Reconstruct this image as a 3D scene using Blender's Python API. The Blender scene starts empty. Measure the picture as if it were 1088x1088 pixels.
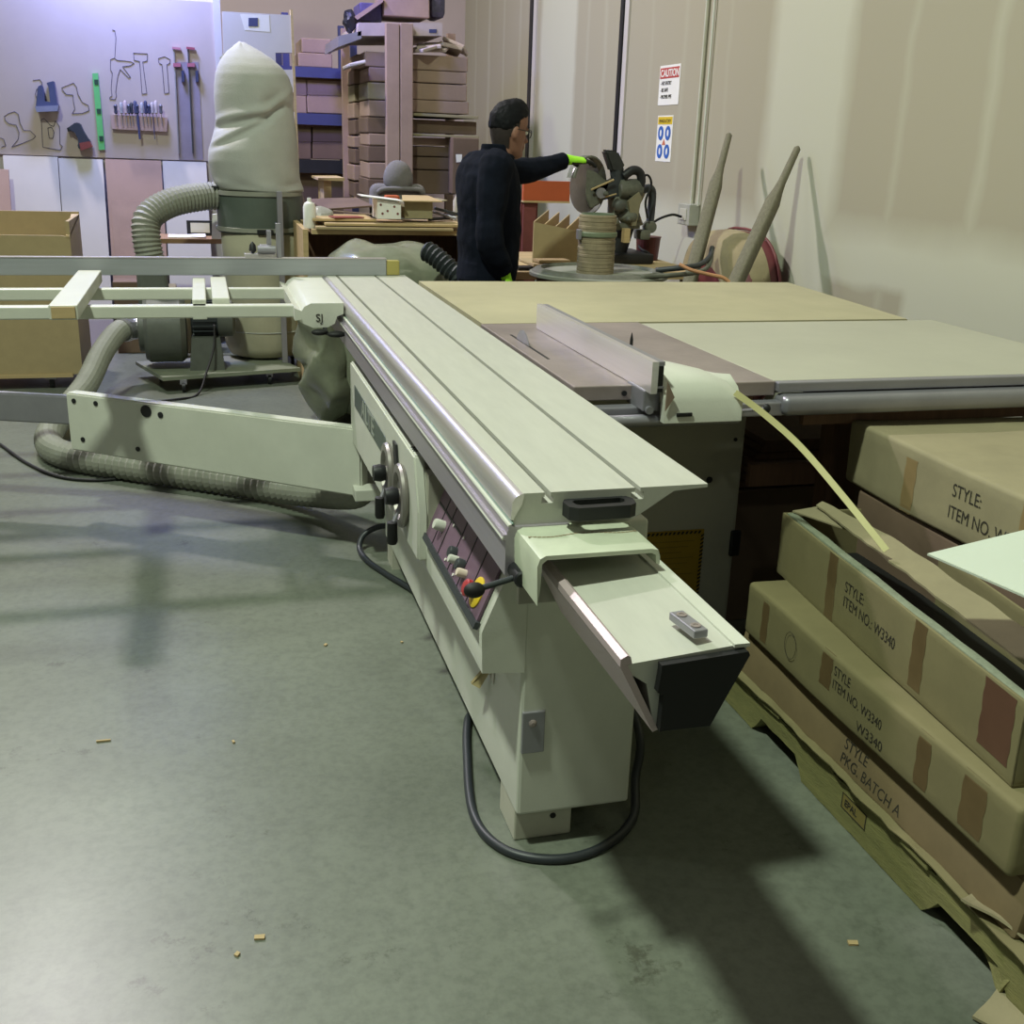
import bpy, bmesh, math, random
from mathutils import Vector, Matrix, Euler, noise
random.seed(7)
S = bpy.context.scene
COL = S.collection
V = Vector
# ------------------------------------------------------------------ camera frame
FPX = 1165.0; HC = 1.5
_d = V((430-544, 4000-544, FPX)).normalized()
_y = V((209-544, 143-544, FPX)); _y = (_y - _d*_y.dot(_d)).normalized()
_z = -_d; _x = _y.cross(_z)
def at(u, v, X=None, Y=None, Z=None):
    c = V((u-544, v-544, FPX)); r = V((_x.dot(c), _y.dot(c), _z.dot(c)))
    t = X/r.x if X is not None else (Y/r.y if Y is not None else (Z-HC)/r.z)
    return V((r.x*t, r.y*t, HC+r.z*t))
# ------------------------------------------------------------------ materials
def lin(c): return tuple((x/12.92 if x <= .04045 else ((x+.055)/1.055)**2.4) for x in c)
def hx(h): return lin(tuple(int(h[i:i+2], 16)/255 for i in (0, 2, 4)))
_m = {}
def mat(name, col, rough=.6, metal=0, var=.12, scale=6, bump=.0, bscale=60, coat=0, stretch=None, emit=0, spec=.5):
    if name in _m: return _m[name]
    m = bpy.data.materials.new(name); m.use_nodes = True; _m[name] = m
    nt = m.node_tree; b = nt.nodes['Principled BSDF']
    c = hx(col) if isinstance(col, str) else col
    b.inputs['Base Color'].default_value = (*c, 1); b.inputs['Roughness'].default_value = rough
    b.inputs['Metallic'].default_value = metal; b.inputs['Coat Weight'].default_value = coat
    b.inputs['Specular IOR Level'].default_value = spec
    tc = nt.nodes.new('ShaderNodeTexCoord'); mp = nt.nodes.new('ShaderNodeMapping')
    nt.links.new(tc.outputs['Object'], mp.inputs[0])
    if stretch: mp.inputs['Scale'].default_value = stretch
    n = nt.nodes.new('ShaderNodeTexNoise'); n.inputs['Scale'].default_value = scale
    n.inputs['Detail'].default_value = 6; n.inputs['Roughness'].default_value = .65
    nt.links.new(mp.outputs[0], n.inputs['Vector'])
    r = nt.nodes.new('ShaderNodeValToRGB'); nt.links.new(n.outputs['Fac'], r.inputs[0])
    r.color_ramp.elements[0].position = .3; r.color_ramp.elements[1].position = .7
    r.color_ramp.elements[0].color = (*[x*(1-var) for x in c], 1)
    r.color_ramp.elements[1].color = (*[min(1, x*(1+var)) for x in c], 1)
    nt.links.new(r.outputs[0], b.inputs['Base Color'])
    if bump:
        n2 = nt.nodes.new('ShaderNodeTexNoise'); n2.inputs['Scale'].default_value = bscale
        n2.inputs['Detail'].default_value = 4
        nt.links.new(mp.outputs[0], n2.inputs['Vector'])
        bp = nt.nodes.new('ShaderNodeBump'); bp.inputs['Strength'].default_value = bump; bp.inputs['Distance'].default_value = .01
        nt.links.new(n2.outputs['Fac'], bp.inputs['Height']); nt.links.new(bp.outputs[0], b.inputs['Normal'])
    if emit:
        b.inputs['Emission Color'].default_value = (*c, 1); b.inputs['Emission Strength'].default_value = emit
    return m
WHITE = mat('machine_enamel', 'c8c9bd', .42, var=.06, scale=5, bump=.04, bscale=200)
WHITE2 = mat('dusty_enamel', 'bbb9a9', .55, var=.10, scale=9)
GREYP = mat('cabinet_grey_enamel', 'a5a294', .55, var=.08, scale=4)
ALU = mat('brushed_aluminium', 'd2cccc', .28, .6, var=.06, scale=3, stretch=(30, .6, 30))
TABLEALU = mat('anodised_table', 'bfbfb4', .42, .08, var=.05, scale=7, stretch=(6, 1, 6))
ALUD = mat('dull_aluminium', '9a98a0', .42, .6, var=.1, scale=5)
STEEL = mat('dusty_cast_iron', '9a8d8a', .42, .35, var=.18, scale=5, bump=.05)
DARK = mat('black_plastic', '16171a', .5, var=.3, scale=10)
DARKG = mat('dark_grey_plastic', '33373a', .5, var=.2, scale=10)
BLACK = mat('black_rubber', '0d0d0e', .65, var=.3)
MAUVE = mat('control_panel_mauve', '6d5566', .5, var=.12, scale=12)
CARD = mat('cardboard', '7a7250', .85, var=.10, scale=5, bump=.05, bscale=40)
CARD2 = mat('pale_cardboard', '90876a', .85, var=.10, scale=6, bump=.05, bscale=40)
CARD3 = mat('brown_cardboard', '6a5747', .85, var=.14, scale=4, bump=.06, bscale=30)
CARDL = mat('tan_cardboard', '9a8372', .85, var=.12, scale=4, bump=.06, bscale=30)
TAPE = mat('packing_tape', '66553a', .4, var=.12, scale=14)
INK = mat('black_ink', '2e2a22', .8, var=.2)
PENCIL = mat('marker_ink', '55505e', .8, var=.2)
PALLET = mat('pallet_wood', '7d7a4c', .8, var=.25, scale=5, bump=.3, bscale=50, stretch=(8, 1, 8))
WOOD = mat('pale_wood', 'b49d73', .7, var=.14, scale=4, bump=.06, stretch=(1, 10, 10))
WOODD = mat('dark_wood', '6b4f3c', .75, var=.2, scale=4, bump=.08, stretch=(10, 10, 1))
MDF = mat('mdf_board', 'a2906c', .8, var=.06, scale=14)
MDFTOP = mat('plywood_top', 'aca586', .6, var=.13, scale=1.6, bump=.03)
LAM = mat('grey_laminate', 'aaa897', .5, var=.06, scale=3)
BOARDW = mat('white_board', 'bfb8b4', .6, var=.05, scale=2)
BOARDT = mat('tan_board', 'a08478', .75, var=.07, scale=3)
PEG = mat('tool_board', 'ae9f98', .75, var=.05, scale=2)
CLOTH = mat('filter_cloth', 'abaca6', .9, var=.06, scale=8, bump=.2, bscale=120)
CLOTH2 = mat('lower_bag_cloth', 'a9a48e', .85, var=.08, scale=6, bump=.15, bscale=90)
BAND = mat('dark_band', '515a52', .6, var=.12, scale=5)
HOSE = mat('grey_hose', '8b8c80', .6, var=.1, scale=9)
BLOW = mat('blower_paint', '5f625b', .6, .2, var=.2, scale=6)
FOIL = mat('foil_tape', 'c5c5c5', .3, .9, var=.2, scale=40, bump=.5, bscale=60)
NAVY = mat('navy_fabric', '10141f', .95, var=.25, scale=10, bump=.12, bscale=90, spec=.12)
NAVY2 = mat('dark_trousers', '0b0d15', .95, var=.25, scale=10, bump=.2, bscale=50)
SKIN = mat('skin', '8a6252', .6, var=.06, scale=14)
HAIR = mat('black_hair', '0a0b10', .7, var=.4, scale=40, bump=.25, bscale=120, spec=.2)
NEON = mat('neon_glove', '9be02c', .8, var=.08, scale=20, bump=.1)
RED = mat('rusty_red', '6f3a38', .6, var=.25, scale=6, bump=.08)
REDP = mat('red_paint', '8f4454', .5, var=.1)
ORANGE = mat('orange_board', 'b0542f', .7, var=.06)
YELLOW = mat('yellow_plastic', 'd8b92a', .5, var=.08)
DYEL = mat('caution_yellow', '9a7d1c', .6, var=.1)
GREEN = mat('level_green', '5fb36a', .5, var=.08)
PAPER = mat('paper', 'd9d4cc', .8, var=.04)
PAPERP = mat('paper_pale', 'e4e2dc', .8, var=.03)
WSHEET = mat('white_sheet', 'bcc4b4', .6, var=.02)
BLUE = mat('blue_symbol', '2f5fb0', .6, var=.1)
RACKB = mat('rack_blue', '3a3f66', .5, var=.1)
GREYF = mat('grey_fabric', '73706e', .95, var=.12, scale=14, bump=.3, bscale=70)
DUSTG = mat('dusty_machine', '6a6b60', .7, .3, var=.3, scale=16, bump=.2, bscale=60)
DUSTW = mat('sawdust_wood', '85775c', .8, var=.25, scale=10, bump=.2, bscale=40, stretch=(6, 6, 1))
HANDLEW = mat('weathered_handle', '6f6a58', .8, var=.22, scale=8, bump=.25, bscale=40, stretch=(12, 12, 1.5))
COIL = mat('wound_strap', '8d8068', .75, var=.25, scale=12)
TEAL = mat('logo_plate', '4b5550', .45, var=.12)
CREAM = mat('yellow_strip', 'cbc48c', .5, var=.06)

def floor_mat():
    m = bpy.data.materials.new('polished_concrete'); m.use_nodes = True
    nt = m.node_tree; b = nt.nodes['Principled BSDF']; L = nt.links.new
    tc = nt.nodes.new('ShaderNodeTexCoord')
    def ns(sc, det=8, rg=.6):
        n = nt.nodes.new('ShaderNodeTexNoise'); n.inputs['Scale'].default_value = sc
        n.inputs['Detail'].default_value = det; n.inputs['Roughness'].default_value = rg
        L(tc.outputs['Object'], n.inputs['Vector']); return n
    a = ns(.9); r = nt.nodes.new('ShaderNodeValToRGB'); L(a.outputs['Fac'], r.inputs[0])
    r.color_ramp.elements[0].position = .35; r.color_ramp.elements[1].position = .68
    r.color_ramp.elements[0].color = (*hx('60655a'), 1); r.color_ramp.elements[1].color = (*hx('777c70'), 1)
    c = ns(45, 4); mx = nt.nodes.new('ShaderNodeMix'); mx.data_type = 'RGBA'; mx.blend_type = 'MULTIPLY'
    r2 = nt.nodes.new('ShaderNodeValToRGB'); L(c.outputs['Fac'], r2.inputs[0])
    r2.color_ramp.elements[0].position = .3; r2.color_ramp.elements[1].position = .6
    r2.color_ramp.elements[0].color = (.78, .78, .78, 1); r2.color_ramp.elements[1].color = (1, 1, 1, 1)
    mx.inputs[0].default_value = 1; L(r.outputs[0], mx.inputs[6]); L(r2.outputs[0], mx.inputs[7])
    # small dark stains
    d = ns(5, 10, .75); r3 = nt.nodes.new('ShaderNodeValToRGB'); L(d.outputs['Fac'], r3.inputs[0])
    r3.color_ramp.elements[0].position = .33; r3.color_ramp.elements[1].position = .39
    r3.color_ramp.elements[0].color = (.6, .58, .55, 1); r3.color_ramp.elements[1].color = (1, 1, 1, 1)
    m2 = nt.nodes.new('ShaderNodeMix'); m2.data_type = 'RGBA'; m2.blend_type = 'MULTIPLY'; m2.inputs[0].default_value = 1
    L(mx.outputs[2], m2.inputs[6]); L(r3.outputs[0], m2.inputs[7]); L(m2.outputs[2], b.inputs['Base Color'])
    r4 = nt.nodes.new('ShaderNodeMapRange'); L(a.outputs['Fac'], r4.inputs[0])
    r4.inputs[3].default_value = .42; r4.inputs[4].default_value = .31
    L(r4.outputs[0], b.inputs['Roughness']); b.inputs['Specular IOR Level'].default_value = .45
    bp = nt.nodes.new('ShaderNodeBump'); bp.inputs['Strength'].default_value = .05; L(c.outputs['Fac'], bp.inputs['Height'])
    L(bp.outputs[0], b.inputs['Normal'])
    return m

def wall_mat():
    # bare drywall paper with patches and stripes of joint compound, all at their own places on the wall
    m = bpy.data.materials.new('unpainted_drywall'); m.use_nodes = True
    nt = m.node_tree; b = nt.nodes['Principled BSDF']; L = nt.links.new
    tc = nt.nodes.new('ShaderNodeTexCoord'); sep = nt.nodes.new('ShaderNodeSeparateXYZ')
    nz = nt.nodes.new('ShaderNodeTexNoise'); nz.inputs['Scale'].default_value = 3; nz.inputs['Detail'].default_value = 6
    L(tc.outputs['Object'], nz.inputs['Vector'])
    ad = nt.nodes.new('ShaderNodeVectorMath'); ad.operation = 'MULTIPLY_ADD'
    L(nz.outputs['Color'], ad.inputs[0]); ad.inputs[1].default_value = (.10, .10, .10); L(tc.outputs['Object'], ad.inputs[2])
    L(ad.outputs[0], sep.inputs[0])
    def M(op, a, bb=None, clamp=False):
        n = nt.nodes.new('ShaderNodeMath'); n.operation = op; n.use_clamp = clamp
        for i, q in enumerate((a, bb)):
            if q is None: continue
            if isinstance(q, (int, float)): n.inputs[i].default_value = q
            else: L(q, n.inputs[i])
        return n.outputs[0]
    def band(src, c, w, soft=.03):   # 1 inside |src-c|<w
        dd = M('ABSOLUTE', M('SUBTRACT', src, c)); return M('DIVIDE', M('SUBTRACT', w, dd), soft, True)
    y, z = sep.outputs[1], sep.outputs[2]
    tot = None
    def add(q):
        nonlocal tot
        tot = q if tot is None else M('MAXIMUM', tot, q)
    zl = M('DIVIDE', M('SUBTRACT', 1.30, z), .16, True)                 # compound below the horizontal joint
    zp = M('MULTIPLY', M('DIVIDE', M('SUBTRACT', .98, z), .05, True), band(y, 4.75, .42, .06))   # bare patch left in it
    add(M('MULTIPLY', zl, M('SUBTRACT', 1, zp, True)))
    add(band(y, 5.42, .46, .14)); add(band(y, 9.7, .55, .10))
    for c_, w_, k_ in ((4.55, .045, .55), (3.98, .06, .6), (3.42, .05, .5), (6.35, .04, .3), (7.0, .05, .3), (7.55, .04, .3), (8.5, .06, .35), (8.9, .05, .4), (10.9, .06, .5), (11.5, .06, .5), (12.1, .08, .5), (12.7, .06, .5), (2.8, .05, .5), (1.9, .2, .6)):
        add(M('MULTIPLY', band(y, c_, w_, .08), k_))
    r = nt.nodes.new('ShaderNodeMix'); r.data_type = 'RGBA'
    L(M('MULTIPLY', tot, 1, True), r.inputs[0]); r.inputs[6].default_value = (*hx('a19a86'), 1); r.inputs[7].default_value = (*hx('bab8a6'), 1)
    L(r.outputs[2], b.inputs['Base Color']); b.inputs['Roughness'].default_value = .85
    return m

# ------------------------------------------------------------------ mesh helpers
def B(): return bmesh.new()
def box(bm, a, b, bev=0, seg=2, M=None):
    a, b = V(a), V(b); lo = V(map(min, a, b)); hi = V(map(max, a, b))
    g = bmesh.ops.create_cube(bm, size=1)['verts']
    c = (lo+hi)/2; s = hi-lo
    for v in g: v.co = V((v.co.x*s.x, v.co.y*s.y, v.co.z*s.z)) + (V((0, 0, 0)) if M else c)
    if bev:
        es = list({e for v in g for e in v.link_edges})
        r = bmesh.ops.bevel(bm, geom=es, offset=min(bev, min(s)*.45), segments=seg, affect='EDGES', profile=.5)
        g = list({v for f in r['faces'] for v in f.verts} | {v for v in g if v.is_valid})
    if M:
        for v in g: v.co = M @ v.co + c
    return bm
def obox(bm, c, s, rot=(0, 0, 0), bev=0):
    c = V(c); s = V(s)
    R = rot if isinstance(rot, Matrix) else Euler(rot).to_matrix()
    return box(bm, c-s/2, c+s/2, bev, M=R)
def prism(bm, pts, vec):
    vec = V(vec); A = [bm.verts.new(V(p)) for p in pts]; Bv = [bm.verts.new(V(p)+vec) for p in pts]; n = len(pts)
    bm.faces.new(A); bm.faces.new(Bv[::-1])
    for i in range(n): bm.faces.new((A[i], Bv[i], Bv[(i+1) % n], A[(i+1) % n]))
    return bm
def rings(bm, rs, cap=True):
    R = [[bm.verts.new(p) for p in r] for r in rs]; n = len(R[0])
    for i in range(len(R)-1):
        for j in range(n): bm.faces.new((R[i][j], R[i][(j+1) % n], R[i+1][(j+1) % n], R[i+1][j]))
    if cap: bm.faces.new(R[0][::-1]); bm.faces.new(R[-1])
    return bm
def frame(t):
    t = t.normalized(); u = V((0, 0, 1)) if abs(t.z) < .9 else V((1, 0, 0))
    a = t.cross(u).normalized(); return a, t.cross(a).normalized()
def smooth(path, n=8):
    P = [V(p) for p in path]; P = [P[0]*2-P[1]] + P + [P[-1]*2-P[-2]]; out = []
    for i in range(1, len(P)-2):
        for k in range(n):
            t = k/n; p0, p1, p2, p3 = P[i-1:i+3]
            out.append(.5*((2*p1)+(p2-p0)*t+(2*p0-5*p1+4*p2-p3)*t*t+(3*p1-p0-3*p2+p3)*t**3))
    out.append(P[-2]); return out
def tube(bm, path, r, seg=10, rad=None, cap=True):
    P = [V(p) for p in path]; rs = []; prev = None
    for i, p in enumerate(P):
        t = (P[min(i+1, len(P)-1)]-P[max(i-1, 0)]).normalized()
        if prev is None: a, b = frame(t)
        else:
            a = (prev-t*prev.dot(t)).normalized(); b = t.cross(a)
        prev = a; rr = rad[i] if rad else r
        rs.append([p+(a*math.cos(2*math.pi*k/seg)+b*math.sin(2*math.pi*k/seg))*rr for k in range(seg)])
    return rings(bm, rs, cap)
def resample(P, step):
    out = [P[0]]; acc = 0
    for i in range(1, len(P)):
        a, b = P[i-1], P[i]; L = (b-a).length; d = step-acc
        while d <= L:
            out.append(a.lerp(b, d/L)); d += step
        acc = (acc+L) % step if L else acc
    return out
def ribbed(bm, path, r, pitch=.02, depth=.12, seg=18, n=16):
    P = resample(smooth(path, n), pitch/2)
    return tube(bm, P, r, seg, rad=[r*(1 if i % 2 else 1-depth) for i in range(len(P))])
def lathe(bm, prof, c, seg=32, axis='Z', M=None):
    c = V(c); R = M or {'Z': Matrix.Identity(3), 'X': Matrix(((0, 0, 1), (0, 1, 0), (-1, 0, 0))), 'Y': Matrix(((1, 0, 0), (0, 0, 1), (0, -1, 0)))}[axis]
    rs = [[c + R @ V((max(r, 1e-4)*math.cos(2*math.pi*k/seg), max(r, 1e-4)*math.sin(2*math.pi*k/seg), z)) for k in range(seg)] for r, z in prof]
    return rings(bm, rs)
def ball(bm, c, s, R=None, u=16, v=10):
    M = Matrix.Translation(V(c)) @ (R.to_4x4() if R else Matrix.Identity(4)) @ Matrix.Diagonal((*V(s), 1))
    bmesh.ops.create_uvsphere(bm, u_segments=u, v_segments=v, radius=1, matrix=M); return bm
def link(name, me, m, parent=None):
    o = bpy.data.objects.new(name, me); COL.objects.link(o)
    if parent is not None:
        o.parent = parent
        mw = wm(parent); me.transform(mw.inverted())
    for x in (m if isinstance(m, (list, tuple)) else [m]): me.materials.append(x)
    return o
def wm(o):
    M = Matrix.LocRotScale(o.location, o.rotation_euler, o.scale)
    return wm(o.parent) @ M if o.parent else M
def P(name, bm, m, parent=None, sm=None, label=None, base=None):
    """link a world-space bmesh as one mesh; top-level meshes get their origin at the base"""
    bmesh.ops.recalc_face_normals(bm, faces=bm.faces)
    me = bpy.data.meshes.new(name); bm.to_mesh(me); bm.free()
    if sm:
        for p in me.polygons: p.use_smooth = True
        if sm != 'all': me.set_sharp_from_angle(angle=math.radians(sm))
    o = link(name, me, m, parent)
    if parent is None:
        cs = [v.co for v in me.vertices]; lo = V((min(c.x for c in cs), min(c.y for c in cs), min(c.z for c in cs))); hi = V((max(c.x for c in cs), max(c.y for c in cs), 0))
        b0 = base or V(((lo.x+hi.x)/2, (lo.y+hi.y)/2, lo.z)); me.transform(Matrix.Translation(-V(b0))); o.location = b0
    if label: o['label'] = label
    return o
def tag(o, label=None, cat=None, group=None, kind=None):
    if label: o['label'] = label
    if cat: o['category'] = cat
    if group: o['group'] = group
    if kind: o['kind'] = kind
    return o
def thing(name, label, cat, loc, group=None, rz=0):
    o = bpy.data.objects.new(name, None); COL.objects.link(o); o.location = loc; o.rotation_euler = (0, 0, rz)
    o.empty_display_size = .1
    return tag(o, label, cat, group)
def struct(name, bm, m, sm=None):
    o = P(name, bm, m, sm=sm); o['kind'] = 'structure'; return o
def text(name, s, size, origin, right, up, m, parent, extrude=.0006, bold=False, sx=1):
    cu = bpy.data.curves.new('t', 'FONT'); cu.body = s; cu.size = size; cu.extrude = extrude; cu.align_x = 'LEFT'
    if bold: cu.offset = size*.02
    ob = bpy.data.objects.new('t', cu); COL.objects.link(ob); dg = bpy.context.evaluated_depsgraph_get(); dg.update()
    me = bpy.data.meshes.new_from_object(ob.evaluated_get(dg)); bpy.data.objects.remove(ob); bpy.data.curves.remove(cu)
    me.name = name; me.materials.clear()
    r = V(right).normalized(); u = V(up); u = (u-r*u.dot(r)).normalized(); n = r.cross(u)
    M = Matrix((r*sx, u, n)).transposed().to_4x4(); M.translation = V(origin)
    me.transform(M); return link(name, me, m, parent)
def evalmesh(bm, mods):
    me = bpy.data.meshes.new('tmp'); bm.to_mesh(me); bm.free()
    ob = bpy.data.objects.new('tmp', me); COL.objects.link(ob)
    for t, kw in mods:
        md = ob.modifiers.new('m', t)
        for k, v in kw.items(): setattr(md, k, v)
    dg = bpy.context.evaluated_depsgraph_get(); dg.update()
    out = bpy.data.meshes.new_from_object(ob.evaluated_get(dg)); bpy.data.objects.remove(ob); bpy.data.meshes.remove(me)
    b2 = bmesh.new(); b2.from_mesh(out); bpy.data.meshes.remove(out); return b2
def jit(bm, amp, sc, seed=0):
    for v in bm.verts: v.co += V(noise.noise_vector(v.co*sc+V((seed, seed*2, 0))))*amp
    return bm
ORD = ['top', 'second', 'third', 'fourth', 'fifth', 'sixth', 'seventh', 'eighth', 'ninth', 'tenth', 'eleventh', 'twelfth', 'thirteenth', 'fourteenth', 'fifteenth']

# ------------------------------------------------------------------ room
FM = floor_mat(); WM = wall_mat()
struct('floor', box(B(), (-9, -6, -.1), (3.2, 13.4, 0)), FM)
w = box(B(), (3, -6, 0), (3.2, 13.4, 7.4)); struct('wall_right', w, WM)
bpy.data.objects['wall_right'].data.transform(Matrix.Translation(bpy.data.objects['wall_right'].location)); bpy.data.objects['wall_right'].location = (0, 0, 0)
struct('wall_back', box(B(), (-9, 13.2, 0), (3, 13.4, 7.4)), mat('back_wall_paint', 'b7a79f', .85, var=.05, scale=1.5))
struct('wall_left', box(B(), (-9.2, -6, 0), (-9, 13.4, 7.4)), mat('left_wall_paint', 'b3aaa0', .85, var=.05, scale=1.5))
struct('wall_partition', box(B(), (-6, 8.78, 0), (.16, 8.9, 4.2)), mat('partition_paint', 'bdb3b2', .8, var=.04, scale=1.5))
struct('trim_1', box(B(), (2.975, 10.38, 0), (3.0, 10.46, 7)), DARK)
struct('trim_2', box(B(), (2.975, 8.03, 0), (3.0, 8.09, 7)), DARK)
struct('trim_3', box(B(), (2.985, 10.28, 0), (3.0, 10.37, 7)), BOARDW)
struct('trim_4', box(B(), (2.985, 7.94, 0), (3.0, 8.02, 7)), BOARDW)
struct('trim_5', box(B(), (.16, 8.74, 0), (.21, 8.92, 4.2)), BOARDW)
# conduit, outlet, cable
t = thing('outlet_box', 'grey electrical outlet box at the foot of a thin conduit on right wall', 'outlet', (3, 6.6, 1.05))
P('conduit', tube(B(), [(2.985, 6.62, 1.16), (2.985, 6.62, 4.5)], .012, 8), WHITE2, t, sm=40)
P('conduit', tube(B(), [(2.985, 6.52, 1.16), (2.985, 6.52, 4.5)], .007, 8), WHITE, t, sm=40)
P('housing', box(B(), (2.93, 6.52, 1.04), (2.999, 6.70, 1.17), .006), mat('outlet_grey', 'a3a398', .5), t)
P('socket', box(B(), (2.925, 6.56, 1.07), (2.932, 6.66, 1.14), .002), WHITE2, t)
c = P('power_cable', tube(B(), smooth([(2.915, 6.6, 1.09), (2.84, 6.6, 1.10), (2.70, 6.55, 1.05), (2.58, 6.45, .93), (2.55, 6.2, .9)], 8), .008, 8), BLACK, sm='all')
tag(c, 'black power cable curving from the wall outlet to the mitre saw', 'cable')
# posters on the wall
def wpt(y, z, d=.003): return V((3-d, y, z))
t = thing('caution_poster', 'white paper caution sign with red heading, upper of two on right wall', 'sign', (3, 7.16, 1.74))
YL, YR = 7.32, 6.98
P('sheet', box(B(), (2.997, YR, 1.765), (2.999, YL, 2.01)), PAPERP, t)
P('red_header', box(B(), (2.9955, YR+.015, 1.93), (2.9972, YL-.012, 1.995)), mat('poster_red', 'b5453f', .7), t)
text('lettering', 'CAUTION', .062, (2.995, YL-.022, 1.941), (0, -1, 0), (0, 0, 1), PAPERP, t, bold=True, sx=1.08)
for k, s in enumerate(('- NO ENTRY', '- BE SAFE', '- PROPER PPE')): text('lettering', s, .032, (2.996, YL-.03, 1.89-k*.042), (0, -1, 0), (0, 0, 1), INK, t, bold=True)
t = thing('safety_poster', 'white poster with yellow heading and four blue round symbols, lower on right wall', 'sign', (3, 7.16, 1.4))
YL, YR = 7.30, 7.04
P('sheet', box(B(), (2.997, YR, 1.41), (2.999, YL, 1.70)), PAPERP, t)
P('yellow_header', box(B(), (2.9955, YR+.01, 1.645), (2.9972, YL-.01, 1.692)), YELLOW, t)
text('lettering', 'MANDATORY', .032, (2.995, YL-.03, 1.655), (0, -1, 0), (0, 0, 1), INK, t)
for i in range(2):
    for j in range(2):
        y0 = YL-.07-i*.12; z0 = 1.59-j*.115
        P('blue_symbol', lathe(B(), [(.045, -.001), (.045, .001)], (2.9955, y0, z0), 20, 'X'), BLUE, t)
        P('white_figure', ball(B(), (2.9945, y0, z0), (.001, .014, .022), u=10, v=8), PAPERP, t)
P('red_triangle', prism(B(), [(2.9965, YL-.10, 1.515), (2.9965, YL-.16, 1.515), (2.9965, YL-.13, 1.555)], (-.001, 0, 0)), mat('orange_ink', 'c06a4a', .7), t)

# ------------------------------------------------------------------ the sliding table saw
saw = thing('sliding_table_saw', 'long off-white sliding table saw with control panel on its side, centre of floor', 'table saw', (.9, 3, 0))
# base body
def prof(pts, y0, y1): return prism(B(), [(x, y0, z) for x, z in pts], (0, y1-y0, 0))
bm = box(B(), (.60, 2.0, .085), (.865, 3.85, .766), .008)
box(bm, (.845, 2.08, .12), (.862, 2.10, .70))
P('base_body', bm, WHITE, saw)
P('foot', box(B(), (.605, 2.03, 0), (.74, 2.16, .085), .004), WHITE2, saw); P('foot', box(B(), (.605, 3.72, 0), (.78, 3.83, .085)), WHITE2, saw)
P('foot_hole', lathe(B(), [(.007, 0), (.007, .003)], (.695, 2.0275, .055), 12, 'Y'), BLACK, saw)
o = P('hinge_plate', box(B(), (.604, 1.994, .245), (.655, 2.002, .345), .002), ALUD, saw)
P('screw', lathe(B(), [(.009, .008), (.009, 0), (.004, -.003)], (.627, 1.992, .318), 16, 'Y'), STEEL, o)
# fascia: protruding control housing (section x,z swept along y)
bm = prism(B(), [(.513, 2.0, .447), (.51, 2.0, .54), (.575, 2.0, .70), (.598, 2.0, .76), (.605, 2.0, .76), (.605, 2.0, .44)], (0, .70, 0))
bm.transform(Matrix.Translation((0, -.002, 0)))
P('control_housing', bm, WHITE, saw, sm=25)
bm = prism(B(), [(.488, 2.60, .47), (.488, 2.60, .60), (.488, 2.66, .735), (.488, 3.93, .735), (.488, 3.93, .44)], (.028, 0, 0))
bmesh.ops.bevel(bm, geom=list(bm.edges), offset=.005, segments=2, affect='EDGES')
P('fascia_plate', bm, WHITE, saw, sm=30)
bm = prism(B(), [(.516, 2.6, .44), (.60, 2.6, .44), (.60, 2.6, .70), (.516, 2.6, .70)], (0, 1.3, 0)); P('fascia_backing', bm, GREYP, saw)
# slots at plate corner
bm = B()
for k in range(3): box(bm, (.495, 2.70+k*.018, .7345), (.51, 2.706+k*.018, .737))
P('vent_slot', bm, DARK, saw)
# control panel face on the slant
pa, pb = V((.5105, 0, .548)), V((.5755, 0, .708)); up = (pb-pa).normalized(); nrm = V((-up.z, 0, up.x))
def cp(y, h, d=0): return V((0, y, 0))+pa+up*h+nrm*d
L_ = (pb-pa).length
bm = prism(B(), [cp(2.03, .0, 0), cp(2.58, .0, 0), cp(2.58, L_, 0), cp(2.03, L_, 0)], nrm*.006)
pan = P('control_panel', bm, MAUVE, saw, label='mauve control panel with buttons')
for y in (2.13, 2.22, 2.32, 2.43, 2.50): P('divider_line', prism(B(), [cp(y, 0, .006), cp(y+.004, 0, .006), cp(y+.004, L_, .006), cp(y, L_, .006)], nrm*.0012), DARK, pan)
bm = B(); prism(bm, [cp(2.33, L_*.52, .006), cp(2.575, L_*.52, .006), cp(2.575, L_*.55, .006), cp(2.33, L_*.55, .006)], nrm*.0012)
P('divider_line', bm, DARK, pan)
P('lower_rail', prism(B(), [cp(2.02, -.012, .0), cp(2.58, -.012, .0), cp(2.58, .004, .0), cp(2.02, .004, .0)], nrm*.011), DARKG, pan)
def knob(name, y, h, r, d, m, prof=None):
    Rm = nrm.to_track_quat('Z', 'Y').to_matrix()
    return P(name, lathe(B(), prof or [(r, 0), (r, d*.8), (r*.85, d)], cp(y, h, .006), 20, M=Rm), m, pan, sm=40)
knob('rotary_knob', 2.47, .062, .014, .026, WHITE)
knob('push_button', 2.315, .05, .014, .018, DARKG); knob('push_button', 2.285, .043, .010, .022, WHITE)
knob('push_button', 2.235, .05, .014, .018, DARKG); knob('push_button', 2.20, .043, .010, .022, mat('button_cream', 'd9c9b8', .4))
knob('emergency_stop', 2.09, .045, .034, .006, YELLOW, [(.034, 0), (.034, .003), (.030, .005)])
knob('emergency_stop', 2.10, .045, .017, .03, mat('stop_red', 'a9363a', .4), [(.010, 0), (.010, .012), (.019, .016), (.019, .026), (.014, .03)])
for y, h in ((2.36, .015), (2.27, .012), (2.17, .01), (2.40, .09), (2.30, .095)): knob('indicator', y, h, .004, .003, PAPER)
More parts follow.
